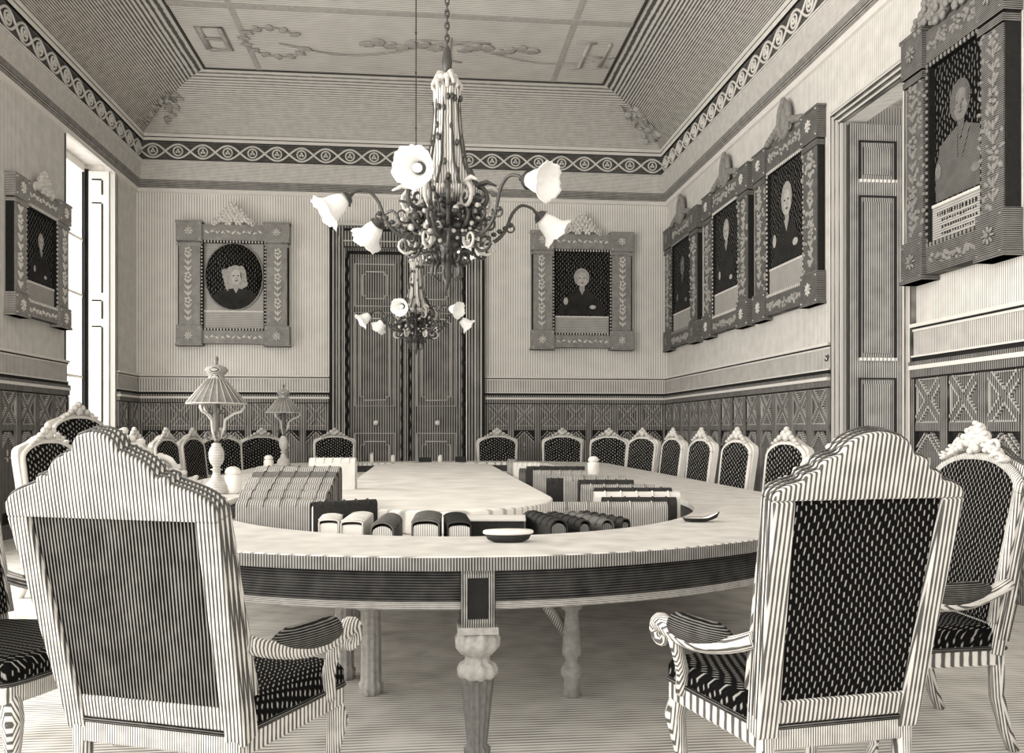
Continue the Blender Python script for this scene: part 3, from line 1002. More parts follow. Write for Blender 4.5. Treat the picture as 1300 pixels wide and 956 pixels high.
def ring(mb, prof):
    """closed section (d, z) swept round the table outline"""
    L_ = [[(p[0], p[1], z) for p in loop(d)] for d, z in prof]
    n = len(L_[0]); m = len(prof)
    vs = [p for l in L_ for p in l]; fs = []
    for j in range(m):
        j2 = (j+1) % m
        for i in range(n):
            i2 = (i+1) % n
            fs.append((j*n+i, j*n+i2, j2*n+i2, j2*n+i))
    o = len(mb.v)
    mb.add(vs, fs)
    return mb


tb = empty('council_table', (0, 0, 0)); tag(tb, 'huge oval council table with a pale polished ring top and sunk book channel', 'table')
mb = MB(); ring(mb, [(0.003, .776), (.006, .78), (.80, .78), (.80, .745), (.003, .745)]); mb.build('ring_top', M['top'], tb)
mb = MB(); ring(mb, [(0.0, .775), (.02, .775), (.02, .726), (.0, .726)]); mb.build('rim', M['rim'], tb)
mb = MB(); ring(mb, [(.05, .728), (.09, .728), (.09, .59), (.05, .59)]); mb.build('apron', M['apron'], tb)
mb = MB(); ring(mb, [(.035, .605), (.07, .605), (.07, .578), (.035, .578)]); mb.build('apron_bead', M['apron_hi'], tb)
mb = MB(); ring(mb, [(.80, .745), (.83, .745), (.83, .65), (.80, .65)]); mb.build('channel_side', M['apron'], tb)
L_ = loop(.82); mb = MB(); mb.prism(L_, .64, .66, plane='xy'); mb.build('channel_floor', M['top'], tb)
isl = []
IX, IA, IBF, IY0, IY1, IBB = .12, .74, 1.0, 5.85, 11.2, .6
for i in range(25):
    t = PI*i/24; isl.append((IX-IA*math.cos(t), IY0-IBF*math.sin(t)))
for i in range(25):
    t = PI*i/24; isl.append((IX+IA*math.cos(t), IY1+IBB*math.sin(t)))
mb = MB(); mb.prism(isl, .66, .795, plane='xy'); mb.build('raised_centre', M['island'], tb, bevel=.012)


def tleg_block(x, y, rz=0):
    m_ = MB(); m_.cur = 0
    T = Matrix.Translation((x, y, 0)) @ Matrix.Rotation(rz, 4, 'Z')
    m_.box(-.064, .064, -.064, .064, .515, .727, T)
    for s in (-1, 1):
        m_.box(s*.058, s*.04, -.072, -.06, .53, .715, T)
    m_.box(-.04, .04, -.070, -.06, .70, .715, T); m_.box(-.04, .04, -.070, -.06, .53, .545, T)
    m_.cur = 2; m_.box(-.038, .038, -.0655, -.06, .547, .698, T)
    m_.box(-.022, .022, -.0665, -.06, .565, .68, T)
    m_.cur = 1
    m_.box(-.075, .075, -.075, .075, .49, .515, T)
    m_.lathe([(.05, .495), (.07, .485), (.082, .46), (.08, .43), (.06, .405), (.045, .40), (.045, .375), (.065, .365), (.074, .345), (.072, .325), (.058, .312)], 48, T, 9, .09)
    m_.cur = 3
    m_.lathe([(.058, .315), (.056, .30), (.034, .06), (.045, .05), (.045, .03), (.03, .0)], 48, T, 12, .12)
    return m_


for (x, y, rz) in ((.20, 3.272, 0), (-1.45, 4.15, -.6), (1.85, 4.12, .6), (-1.95, 7.5, -PI/2), (2.39, 7.5, PI/2), (-1.95, 11.0, -PI/2), (2.39, 11.0, PI/2)):
    tleg_block(x, y, rz).build('leg', [M['tleg'], M['legbulb'], M['door_dark'], M['legdark']], tb)
for (px_, zc_) in ((437, 4.35), (471, 4.10), (447, 5.2)):
    x, y = at(px_, zc_)
    m_ = MB(); T = Matrix.Translation((x, y, 0))
    m_.lathe([(.04, .65), (.04, .45), (.062, .44), (.068, .42), (.062, .40), (.04, .392), (.044, .30), (.046, .06), (.055, .05), (.05, .0)], 40, T, 10, .07)
    m_.build('leg', M['legbulb'], tb)
for (x, y) in ((.86-.17, 4.02), (.75, 7.5), (-.4, 8.5), (.6, 10.5)):
    m_ = MB(); T = Matrix.Translation((x, y, 0))
    m_.lathe([(.03, .65), (.03, .44), (.048, .43), (.05, .41), (.032, .40), (.032, .38), (.038, .30), (.046, .21), (.044, .19), (.03, .18), (.028, .16), (.05, .13), (.052, .10), (.036, .08), (.045, .0)], 20, T)
    m_.build('leg', M['legbulb'], tb)
br = MB(); br.tube([(.42, 4.06, .64), (.69, 4.06, .26)], .026, 4); br.build('brace', M['chair_w'], tb)

# ------------------------------------------------------------------ armchairs
OUT = {
    'tiered': [(1, 0), (1, .10), (.985, .17), (.93, .25), (.85, .31), (.75, .36), (.66, .40), (.62, .42), (.615, .48), (.57, .50), (.53, .48), (.50, .50), (.485, .56), (.44, .64),
               (.36, .71), (.30, .735), (.275, .78), (.24, .77), (.205, .80), (.19, .88), (.13, .96), (.06, .99), (0, 1)],
    'stepped': [(1, 0), (.99, .10), (.95, .17), (.86, .235), (.76, .27), (.72, .30), (.715, .36), (.68, .40), (.62, .425), (.575, .46), (.57, .52), (.545, .58), (.48, .63),
                (.40, .66), (.375, .69), (.36, .76), (.31, .85), (.22, .93), (.11, .98), (0, 1)],
    'arched': [(1, 0), (.995, .20), (.96, .34), (.88, .42), (.72, .48), (.50, .56), (.30, .68), (.14, .74), (0, .75)],
}


def crest_outline(W, z0, H, kind='stepped'):
    h = W/2; d = H-z0
    r = [(x*h, z0+y*d) for x, y in OUT[kind]]
    return r+[(-x, z) for x, z in reversed(r[:-1])]


def make_chair(near, W=.66, dark=False, lean=12, kind='arched', pz=.985):
    wood = M['chair_l'] if dark else (M['chair_w'] if near else M['chair_far'])
    board = M['chair_far'] if not near else (M['chair_b'] if near == 'lined' else M['chair_b2'])
    vel = M['velvet'] if near else M['velvet_far']
    t = empty('armchair')
    h = W/2
    H = 1.25; bz = .44
    sw = .066 if near else .048
    hinge = Matrix.Translation((0, -.25, bz)) @ Matrix.Rotation(R(lean), 4, 'X') @ Matrix.Translation((0, .25, -bz))
    y0, y1 = (-.285, -.215) if kind != 'arched' else (-.265, -.215)
    tl = 1/math.cos(R(lean))
    Hs = bz+(H-bz)*tl; ps = bz+(pz-bz)*tl
    bf = MB()
    bf.cur = 0
    bf.prism(crest_outline(W, ps, Hs, kind), y0, y1, hinge)
    for s in (-1, 1):
        a, b = sorted((s*h, s*(h-sw)))
        aa, bb_ = sorted((s*(h-.035), s*(h-sw-.035)))
        bf.add([(aa, y0, bz-.06), (bb_, y0, bz-.06), (bb_, y1, bz-.06), (aa, y1, bz-.06), (a, y0, ps), (b, y0, ps), (b, y1, ps), (a, y1, ps)],
               [(0, 3, 2, 1), (4, 5, 6, 7), (0, 1, 5, 4), (1, 2, 6, 5), (2, 3, 7, 6), (3, 0, 4, 7)], False, hinge)
    bf.box(-h+.08, h-.08, y0+.008, y1-.008, bz-.02, bz+.05, hinge)
    o = bf.build('back_frame', [board], t, bevel=.006 if near else 0)
    if near:      # edge mouldings on the sides of the back
        em = MB()
        for s in (-1, 1):
            ol = [p for p in crest_outline(W, ps, Hs, kind) if p[0]*s >= -1e-6]
            
            for q in (-.27, -.25, -.23):
                em.tube([(s*(h-.035)+s*.002, q, bz)]+[(p[0]*1.004, q, p[1]+.003) for p in (ol if s > 0 else ol[::-1])][:24], .0035, 4, hinge)
        em.build('edge_moulding', M['chair_side'], t)
    # rear backing
    rp = MB().add([(-h+sw-.012+.03, y0+.016, bz+.05), (h-sw+.012-.03, y0+.016, bz+.05), (h-sw+.004, y0+.016, ps+.003), (-h+sw-.004, y0+.016, ps+.003)], [(0, 1, 2, 3)], False, hinge)
    rp.add([(-h+sw-.012+.03, y1-.02, bz+.05), (h-sw+.012-.03, y1-.02, bz+.05), (h-sw+.004, y1-.02, ps+.003), (-h+sw-.004, y1-.02, ps+.003)], [(3, 2, 1, 0)], False, hinge)
    rp.build('back_lining', M['velvet_back'] if near == 'lined' else vel, t)
    # front upholstered pad with arched head
    az = bz+((1.125 if kind == 'arched' else 1.09)-bz)*tl
    arch = [(-h+.055, bz+.06), (h-.055, bz+.06), (h-.045, ps+.01)]
    arch += [((h-.045)*math.copysign(abs(math.cos(a))**.75, math.cos(a)), ps+.01+(az-ps-.01)*(.62*math.sin(a)**.6+.38*math.sin(a)**3)) for a in [PI*k/16 for k in range(1, 16)]]
    arch += [(-h+.045, ps+.01)]
    fp = MB().prism(arch, y1-.01, y1+.028, hinge); fp.build('back_cushion', vel, t, bevel=.012)
    # front frame bead following the arch + carved crest
    fb = MB(); fb.tube([(p[0]*1.04, y1+.012, p[1]) for p in arch[1:]], .021, 6, hinge)
    fb.tube([(-(h-.055)*1.04, y1+.012, bz+.06), (-(h-.045)*1.04, y1+.012, ps+.01)], .021, 6, hinge)
    fb.build('back_moulding', wood, t)
    cr = MB()
    rr = random.Random(3)
    top = az
    for (x, z, r) in ((0, .115, .034), (-.045, .08, .036), (.045, .08, .038), (0, .05, .045), (-.10, .045, .032), (.10, .045, .032), (-.15, .02, .026), (.15, .02, .026), (-.20, -.005, .02), (.20, -.005, .02)):
        cr.ball((x, y1+.03, top+z), (r, .025, r*.85), hinge, 7, 5)
        if near:
            for a in range(5):
                cr.ball((x+r*.8*math.cos(a*1.257), y1+.045, top+z+r*.7*math.sin(a*1.257)), (r*.4, .015, r*.35), hinge, 5, 4)
    if near:
        for s in (-1, 1):
            curl(cr, (s*.13, y1+.035, top+.035), .04, 1.2, .010, (s, 0, 0), Z_, PI, -1, T=hinge)
    cr.build('carved_crest', M['carve'], t)
    # seat
    sr = MB()
    f_, b_ = .30, -.27
    fw, bw = h+.0, h-.05
    ol = [(-bw, b_), (bw, b_), (fw, f_-.05)]+[(fw*math.cos(a), f_-.05+.06*math.sin(a)) for a in [PI*k/10 for k in range(1, 10)]]+[(-fw, f_-.05)]
    sr.prism(ol, .34, .405, plane='xy'); sr.build('seat_rail', wood, t, bevel=.006)
    cu = MB()
    lay = [(.985, .40), (1.0, .42), (1.0, .455), (.96, .478), (.85, .49)]
    n = len(ol)
    vs = []; fs = []
    for k, z in lay:
        vs += [(p[0]*k, (p[1]-.01)*k+.01, z) for p in ol]
    for j in range(len(lay)-1):
        for i in range(n):
            i2 = (i+1) % n; fs.append((j*n+i, j*n+i2, (j+1)*n+i2, (j+1)*n+i))
    fs.append(tuple((len(lay)-1)*n+i for i in range(n))); fs.append(tuple(range(n-1, -1, -1)))
    cu.add(vs, fs, True); cu.build('seat_cushion', M['velvet_seat'] if near else M['velvet_far'], t)
    pp = MB().tube([(p[0]*1.0, p[1], .408) for p in ol], .009, 5, closed=True); pp.build('piping', M['pad'], t)
    # arms
    for s in (-1, 1):
        path = [(s*(h-.03), -.27, .66), (s*(h-.005), -.18, .625), (s*(h+.03), -.06, .60), (s*(h+.05), .06, .60), (s*(h+.055), .15, .615), (s*(h+.05), .205, .612),
                (s*(h+.048), .235, .582), (s*(h+.046), .222, .553), (s*(h+.044), .192, .550), (s*(h+.044), .182, .570)]
        rs = [.026, .026, .027, .028, .030, .031, .027, .021, .016, .010]
        am = MB().tube(smooth(path, 3), smoothr(rs, 3), 10)
        sp = [(s*(h+.045), .13, .60), (s*(h+.03), .115, .54), (s*(h+.0), .14, .46), (s*(h-.015), .17, .385)]
        am.tube(smooth(sp, 3), smoothr([.020, .021, .022, .026], 3), 10)
        ao = am.build('armrest', wood, t)
        pd = MB(); q = [(s*(h-.002), -.175, .645), (s*(h+.012), -.12, .642), (s*(h+.03), -.05, .634), (s*(h+.042), .02, .632), (s*(h+.05), .075, .634), (s*(h+.05), .095, .632)]
        pd.tube(smooth(q, 3), smoothr([.014, .036, .044, .045, .038, .014], 3), 12); pd.build('arm_pad', M['pad'], ao)
    # legs
    for s in (-1, 1):
        lg = MB().tube([(s*(h-.045), .245, .36), (s*(h-.03), .265, .28), (s*(h-.05), .25, .14), (s*(h-.055), .25, .05), (s*(h-.045), .268, .0)], [.034, .036, .022, .019, .026], 10)
        lg.build('leg', wood, t)
        lg = MB().tube([(s*(h-.07), -.245, .40), (s*(h-.075), -.25, .22), (s*(h-.075), -.285, .08), (s*(h-.075), -.32, .0)], [.030, .028, .024, .022], 6)
        lg.build('leg', wood, t)
    return t


GRP = 'armchairs round the council table'
# two large chairs in front, seen from behind
ch = make_chair('lined', .665, lean=16, kind='tiered', pz=1.02)
x, y = at(268, 2.72); ch.location = (x, y, 0); ch.rotation_euler = (0, 0, -YAW-R(16))
tag(ch, 'pale-backed armchair at lower left seen from behind, stepped arched top, lined dark panel', 'armchair', GRP)
near1 = ch
ch = make_chair('dash', .595, lean=12, kind='stepped', pz=1.065)
x, y = at(1000, 2.76); ch.location = (x, y, 0); ch.rotation_euler = (0, 0, -YAW+R(14))
tag(ch, 'armchair at lower right seen from behind, pale stepped frame round black dotted velvet', 'armchair', GRP)
near2 = ch


def put(proto, used, x, y, ang, label, scale=1.0):
    c_ = proto if used[0] else copy_tree(proto)
    used[0] = False
    c_.location = (x, y, 0); c_.rotation_euler = (0, 0, ang); c_.scale = (scale,)*3
    tag(c_, label, 'armchair', GRP)
    return c_


nside = make_chair('dash', .66, lean=11)
u1 = [True]
put(nside, u1, 1.97, 3.42, R(88), 'armchair half hidden behind the lower right one, carved crest over black velvet')
put(nside, u1, -1.54, 3.38, R(-104), 'dark armchair cut by the left edge, velvet seat and padded arm facing the table')
far = make_chair(False, .68, lean=7)
u2 = [True]
S = R(90)
put(far, u2, 2.78, 7.05, S+R(6), 'nearest armchair in the row along the right table side, beside the lower right one')
put(far, u2, 2.78, 8.22, S+R(5), 'second nearest armchair in the row along the right table side')
put(far, u2, 2.78, 9.33, S+R(5), 'third nearest armchair in the row along the right table side')
put(far, u2, 2.78, 10.42, S+R(6), 'fourth nearest armchair along the right table side, in front of the room corner')
put(far, u2, 2.75, 11.65, S+R(22), 'armchair at the bend of the right table side, left of the room corner')
put(far, u2, 2.62, 12.75, S+R(50), 'armchair at the far right curve of the table behind the small white jar')
put(far, u2, 2.15, 13.55, R(165), 'armchair on the far side of the table under the right end-wall portrait')
put(far, u2, 1.18, 13.70, R(180), 'armchair on the far side just right of the double door')
put(far, u2, -1.42, 13.75, R(180), 'armchair on the far side just left of the double door, above a pale ledger')
put(far, u2, -2.38, 13.30, R(198), 'armchair behind the smaller, farther oil lamp')
put(far, u2, -2.62, 12.25, R(225), 'armchair directly behind the nearer oil lamp stem')
put(far, u2, -2.62, 11.2, R(260), 'armchair just left of the nearer oil lamp stem')
put(far, u2, -2.62, 10.1, R(263), 'second armchair left of the nearer oil lamp')
put(far, u2, -2.62, 9.05, R(266), 'third armchair left of the nearer oil lamp, partly hidden by the pale lower left chair')
put(far, u2, -3.42, 9.75, R(250), 'tall tilted armchair with a dark crest before the bright window, above the lower left chair', 1.22)
put(far, u2, -2.60, 6.95, R(258), 'armchair before the left wall dado, left of the bright window', 1.02)

# ------------------------------------------------------------------ books
BM = {'l': M['bk_l'], 'g': M['bk_g'], 'd': M['bk_d'], 'm': M['bk_m']}
PM = {'w': M['page'], 's': M['page_s'], 'd': M['page_d']}
BG = 'ledgers standing spine up in the table channel'


def book(x, y, z, rz, L, T, H, cov, pag, label, bands=True, group=BG, kk=.04):
    t = empty('ledger', (x, y, z), rz); tag(t, label, 'book', group)
    h = T/2; e = .006; k = min(h, kk)

    def arch(off, top):
        w = h-off
        return [(w, 0)]+[(w*math.cos(a), top-k+(k-off)*math.sin(a)) for a in [PI*q/10 for q in range(11)]]+[(-w, 0)]
    o, i = arch(0, H), arch(e, H)
    cv = MB()
    pts = o+i[::-1]
    n = len(o)
    # shell between the arches, as a strip of quads
    vs = [(p[0], -L/2, p[1]) for p in o]+[(p[0], -L/2, p[1]) for p in i]+[(p[0], L/2, p[1]) for p in o]+[(p[0], L/2, p[1]) for p in i]
    fs = []
    for q in range(n-1):
        fs += [(q, q+1, n+q+1, n+q), (2*n+q, 3*n+q, 3*n+q+1, 2*n+q+1), (q, 2*n+q, 2*n+q+1, q+1), (n+q, n+q+1, 3*n+q+1, 3*n+q)]
    fs += [(0, n, 3*n, 2*n), (n-1, 3*n-1, 4*n-1, 2*n-1)]
    cv.add(vs, fs)
    if bands:
        for q in range(5):
            yy = -L/2+L*(q+.7)/5.4
            cv.tube([(p[0]*1.01, yy, p[1]+.002) for p in o[1:-1]], .005, 4)
    cv.build('cover', BM[cov], t)
    pg = MB(); pi = arch(e+.002, H-.012)
    pg.prism(pi, -L/2+.008, L/2-.008)
    pg.build('page_block', PM[pag], t)
    return t


def facing(xl, xr, ytop, zc, T, cov, pag, label, base=.66, clampx=None, tilt=0):
    """a book whose long side faces down the room towards the near end of the table"""
    (xa, ya), (xb, yb) = at(xl, zc), at(xr, zc)
    if clampx is not None and xa < clampx:
        xa = clampx
    L = math.hypot(xb-xa, yb-ya)
    H = high(ytop, zc)-base
    return book((xa+xb)/2, (ya+yb)/2, base, PI/2+math.atan2(yb-ya, xb-xa)+tilt, L, T, H, cov, pag, label)


zf = [4.52, 4.66, 4.80, 4.94, 5.08, 5.22]
tops = [633, 622, 614, 606, 599, 592]
for i, (zz, tt) in enumerate(zip(zf, tops)):
    xl = 303+i*5.0; xr = 414+i*3.6
    nm = ['nearest of six big stepped ledgers left of the table centre, full grey cover showing', 'second of six big stepped ledgers left of the table centre, behind the full grey cover',
          'third of six big stepped ledgers left of the table centre, counted from the nearest', 'fourth of six big stepped ledgers left of the table centre, counted from the nearest',
          'fifth of six big stepped ledgers left of the table centre, next to the hindmost', 'hindmost and tallest of six big stepped ledgers left of the table centre'][i]
    facing(xl, xr, tt, zz, .125, 'g' if i != 4 else 'm', 'd', nm)
facing(394, 452, 581, 6.6, .10, 'l', 's', 'tall pale ledger behind the big stepped ledgers, below the far chair left of the door')
R2 = [(699, 846, 637, 4.78, .09, 'g', 'd', 'long ledger nearest the table front on the right side of the channel'),
      (764, 858, 631, 4.93, .085, 'd', 'd', 'dark ledger directly behind the long nearest right-hand ledger'),
      (754, 862, 624, 5.08, .09, 'l', 'd', 'pale-topped ledger third from the front in the right channel'),
      (754, 852, 619, 5.30, .10, 'd', 's', 'very dark round-backed ledger fourth from the front in the right channel'),
      (738, 830, 615, 5.55, .09, 'g', 's', 'grey ledger fifth from the front in the right channel'),
      (734, 804, 609, 5.95, .09, 'd', 'w', 'black-topped ledger sixth from the front in the right channel, pale end at left'),
      (716, 794, 604, 6.25, .09, 'g', 'w', 'grey ledger with a pale edge, seventh from the front in the right channel'),
      (694, 740, 607, 6.55, .08, 'd', 'd', 'short black ledger against the table centre on the right'),
      (672, 746, 597, 7.20, .09, 'g', 'w', 'wide grey ledger in the right channel in front of the small white jar'),
      (665, 742, 592, 7.65, .08, 'd', 'w', 'dark-topped ledger just behind the wide grey one in the right channel'),
      (646, 668, 595, 8.20, .09, 'm', 'd', 'small brown-grey ledger between larger ones in the far right channel'),
      (636, 685, 587, 8.75, .09, 'l', 's', 'pale upright ledger second farthest in the right channel'),
      (628, 656, 583, 9.35, .09, 'g', 's', 'farthest ledger of the right channel, in front of the chair beside the door')]
for (xl, xr, yt, zz, T, c_, p_, lb) in R2:
    facing(xl, xr, yt, zz, T, c_, p_, lb, clampx=.90 if zz > 5 else None)


def inner_y(X, extra=.0):
    dx = (X-TX)/1.5
    return TYC-2.0*math.sqrt(max(0, 1-dx*dx))+extra


def radial(px, wpx, ytop, cov, pag, label, L=.44, tilt=0, zc0=4.05, kk=.04):
    x, y = at(px, zc0)
    y = inner_y(x)+.05
    zc = y*math.cos(YAW)+x*math.sin(YAW)
    T = wpx/FPX*zc
    H = high(ytop, zc)-.66
    a = math.atan2(IX-x, 6.6-y)+tilt       # towards the centre of the table
    cx, cy = x+math.sin(a)*L/2, y+math.cos(a)*L/2
    book(cx, cy, .66, -a, L, T, H, cov, pag, label, kk=kk)


radial(419, 26, 659, 'l', 'w', 'pale ledger with a white end, leftmost in the front row after the slanting dark one', tilt=-.25, kk=.014)
radial(449, 29, 661, 'l', 'w', 'pale ledger with a white end, second in the front row from the slanting dark one', tilt=-.12, kk=.014)
radial(487, 30, 663, 'm', 's', 'dark-sided round-backed ledger, third in the front row from the slanting dark one', tilt=-.05)
radial(540, 36, 660, 'm', 's', 'widest round-backed ledger in the front row, left of the flat pale book', kk=.022)
radial(581, 31, 662, 'd', 's', 'dark ledger touching the flat pale book in the front row', kk=.02)
radial(706, 24, 659, 'd', 'd', 'dark arched ledger just right of the oval dish in the front row')
radial(742, 17, 660, 'd', 'd', 'narrow dark arched ledger, second right of the oval dish')
radial(775, 19, 659, 'm', 'd', 'dark arched ledger, third right of the oval dish')
radial(804, 14, 658, 'd', 'd', 'narrowest arched ledger at the right end of the front row')
x, y = at(437, 4.32)
book(x, y, .66, R(-62), .34, .05, .235, 'd', 'w', 'slanting dark ledger at the left end of the front row, narrow white end')
# flat pale book
x, y = at(628, 4.20)
fb = empty('flat_ledger', (x, y, .66), R(-6)); tag(fb, 'flat closed pale book lying behind the oval dish', 'book')
m_ = MB().box(-.15, .15, -.11, .11, .155, .165).box(-.15, .15, -.11, .11, .0, .01).box(-.15, .15, .10, .112, 0, .165); m_.build('cover', M['bk_l'], fb, bevel=.002)
MB().box(-.142, .142, -.10, .10, .01, .155).build('page_block', M['bk_d'], fb)
m_ = MB()
# small things on the ring
EG = 'white inkpots on the table'


def jar(x, y, s, label):
    t = empty('inkpot', (x, y, .78)); tag(t, label, 'inkpot', EG); t.scale = (s, s, s)
    MB().lathe([(.055, 0), (.065, .01), (.066, .12), (.06, .135), (.035, .14)], 20).build('body', M['ceramic'], t)
    MB().lathe([(.03, .135), (.058, .15), (.06, .165), (.045, .19), (.018, .202)], 20).build('domed_lid', M['ceramic'], t)
    return t


x, y = at(301, 6.35); jar(x-.03, y, .98, 'squat white inkpot with domed lid beside the nearer oil lamp')
x, y = at(341, 10.0); jar(x, y, .85, 'white inkpot with domed lid near the farther oil lamp')
x, y = at(751, 8.95); jar(x+.02, y, .95, 'white inkpot with a round knob on the right side of the table')
for k, (px, zc_, lb) in enumerate(((499, 12.45, 'tiny white inkpot at the far table end left of the book stack'), (559, 12.5, 'tiny white inkpot at the far table end right of the door centre'))):
    x, y = at(px, zc_); jar(x, y, .5, lb)
for k, (px, w_, hh, lb) in enumerate(((472, .06, .14, 'thin pale book upright at the far left end of the table'), (540, .18, .07, 'low dark book at the far end of the table, middle'), (585, .16, .08, 'low dark book at the far end of the table, right'))):
    x, y = at(px, 12.4)
    book(x, y, .78, PI/2 if k else 0, .16 if not k else w_, .05, hh, 'l' if k == 0 else 'd', 'w', lb, False, 'small books at the far table end')
dz = empty('oval_dish', (.35, 3.60, .78), 0); tag(dz, 'small oval dish with pale top and dark ribbed side, front of the table', 'dish')
S_ = Matrix.Diagonal((1.0, .55, 1, 1))
MB().lathe([(.06, 0), (.085, .012), (.098, .036)], 30, S_, 30, .02).build('bowl', M['bk_d'], dz)
MB().lathe([(.100, .034), (.106, .038), (.106, .046), (.10, .05), (.02, .050)], 30, S_).build('rim', M['ceramic'], dz)
x, y = at(889, 4.40)
pt = empty('pen_tray', (x, y, .78), -YAW); tag(pt, 'boat-shaped pen tray with pointed end, right side of the table', 'tray')
m_ = MB()
vs = []; n = 16
for q in range(n+1):
    t_ = q/n; xx = -.09+.19*t_; w_ = .045*math.sin(PI*min(1, t_*.92+.08))**.6+.001; zz = .022+.03*max(0, t_-.6)**1.2*3
    vs += [(xx, -w_, zz), (xx, w_, zz), (xx*.85, w_*.6, .004 + .6*max(0, zz-.022)), (xx*.85, -w_*.6, .004+.6*max(0, zz-.022))]
fs = [(4*q+j, 4*q+(j+1) % 4, 4*q+4+(j+1) % 4, 4*q+4+j) for q in range(n) for j in range(1, 4)]
m_.add(vs, fs, False); m_.add([(p[0]*.97, p[1]*.8, p[2]-.007) for q in range(n+1) for p in (vs[4*q], vs[4*q+1])], [(2*q, 2*q+1, 2*q+3, 2*q+2) for q in range(n)]).f
m_.build('tray', M['bk_d'], pt)
MB().add([(p[0]*.93, p[1]*.82, p[2]-.003) for q in range(n+1) for p in (vs[4*q], vs[4*q+1])], [(2*q, 2*q+1, 2*q+3, 2*q+2) for q in range(n)]).build('pale_lining', M['page'], pt)

# ------------------------------------------------------------------ oil lamps
lp = empty('oil_lamp', (-1.50, 6.48, .78))
LG = 'oil lamps on the table'
MB().lathe([(.085, 0), (.088, .03), (.075, .04), (.078, .06), (.062, .085), (.04, .11), (.026, .15), (.028, .17), (.045, .178), (.02, .19)], 24).build('foot', M['lbase'], lp)
MB().lathe([(.022, .185), (.028, .205), (.044, .225), (.054, .26), (.055, .30), (.044, .335), (.03, .352), (.036, .362), (.02, .372)], 24).build('reservoir', M['lbase'], lp)
m_ = MB().lathe([(.018, .365), (.014, .42), (.03, .44), (.02, .46), (.016, .55), (.026, .57), (.02, .60), (.028, .65), (.02, .69)], 14)
for k in range(4):
    a = k*PI/2+.5
    ux = Vector((math.cos(a), math.sin(a), 0))
    curl(m_, ux*.05+Vector((0, 0, .43)), .035, 1.2, .008, ux, Z_, -PI/2, 1)
    curl(m_, ux*.04+Vector((0, 0, .60)), .025, 1.2, .007, ux, Z_, PI/2, -1)
m_.build('column', M['lmetal'], lp)
for k in range(3):
    a = k*2*PI/3+.15
    ux = Vector((math.cos(a), math.sin(a), 0))
    m_ = MB().tube([ux*.015+Vector((0, 0, .39)), ux*.05+Vector((0, 0, .47)), ux*.06+Vector((0, 0, .54)), ux*.12+Vector((0, 0, .585)), ux*.17+Vector((0, 0, .60)), ux*.192+Vector((0, 0, .63)), ux*.188+Vector((0, 0, .655))], [.008, .010, .009, .010, .011, .009, .006], 7)
    m_.build('bracket', M['metal_hi'], lp)
m_ = MB(); m_.lathe([(.200, .655), (.205, .66), (.062, .835), (.058, .835), (.195, .655)], 72, None, 24, .028, cap=False); so_ = m_.build('lamp_shade', M['lshade'], lp)
m_ = MB()
for k in range(24):
    a = 2*PI*k/24
    m_.tube([(.213*math.cos(a), .213*math.sin(a), .659), (.066*math.cos(a), .066*math.sin(a), .836)], .0028, 4)
m_.tube([(.208*math.cos(a), .208*math.sin(a), .656) for a in [2*PI*k/36 for k in range(36)]], .005, 5, closed=True)
m_.build('shade_rib', M['rib'], so_)
MB().lathe([(.062, .828), (.056, .85), (.052, .86), (.075, .885), (.082, .90), (.070, .92), (.03, .935), (.01, .94)], 24).build('shade_cap', M['bk_g'], lp)
MB().lathe([(.008, .93), (.007, .955), (.016, .975), (.014, .99), (.004, 1.0)], 12).build('finial', M['lmetal'], lp)
tag(lp, 'nearer, larger-looking oil lamp with a pleated conical shade and pale ball foot', 'table lamp', LG)
l2 = copy_tree(lp); x, y = at(360, 11.0); l2.location = (x, y, .78); l2.scale = (1.04,)*3
tag(l2, 'farther, smaller-looking oil lamp with a pleated conical shade', 'table lamp', LG)

# ------------------------------------------------------------------ chandeliers (local z=0 at lowest tip)
cn = empty('chandelier', (.185, 7.0, 2.37))
# fluted flaring stem
MB().lathe([(.095, 1.62), (.105, 1.60), (.095, 1.45), (.105, 1.30), (.125, 1.12), (.15, .98), (.20, .86), (.27, .78), (.24, .72), (.10, .70)], 60, None, 10, .09).build('stem', M['stem'], cn)
m_ = MB()
rr = random.Random(11)
for k in range(10):
    a = 2*PI*k/10
    m_.tube([(.10*math.cos(a), .10*math.sin(a), 1.58), (.112*math.cos(a), .112*math.sin(a), 1.30), (.16*math.cos(a), .16*math.sin(a), 1.0), (.29*math.cos(a), .29*math.sin(a), .79)], [.006, .009, .012, .012], 5)
for k in range(46):
    z = rr.uniform(.85, 1.55); a = rr.uniform(0, 2*PI)
    r = .11 if z > 1.25 else .11+(1.25-z)*.3
    m_.ball((r*math.cos(a), r*math.sin(a), z), (.018, .018, .03), nu=5, nv=4)
m_.build('leaf_trim', M['metal'], cn)
# crown at the top
m_ = MB()
for k in range(8):
    a = 2*PI*k/8; ux = Vector((math.cos(a), math.sin(a), 0))
    curl(m_, ux*.085+Vector((0, 0, 1.63)), .05, 1.1, .020, ux, Z_, PI, -1)
    m_.ball(ux*.06+Vector((0, 0, 1.70)), (.035, .035, .03), nu=7, nv=5)
for k in range(4):
    a = k*PI/2+.4; ux = Vector((math.cos(a), math.sin(a), 0))
    m_.tube([ux*.02+Vector((0, 0, 1.74)), ux*.07+Vector((0, 0, 1.74)), ux*.10+Vector((0, 0, 1.68)), ux*.13+Vector((0, 0, 1.63))], [.02, .022, .02, .015], 6)
m_.build('crown', M['metal_hi'], cn)
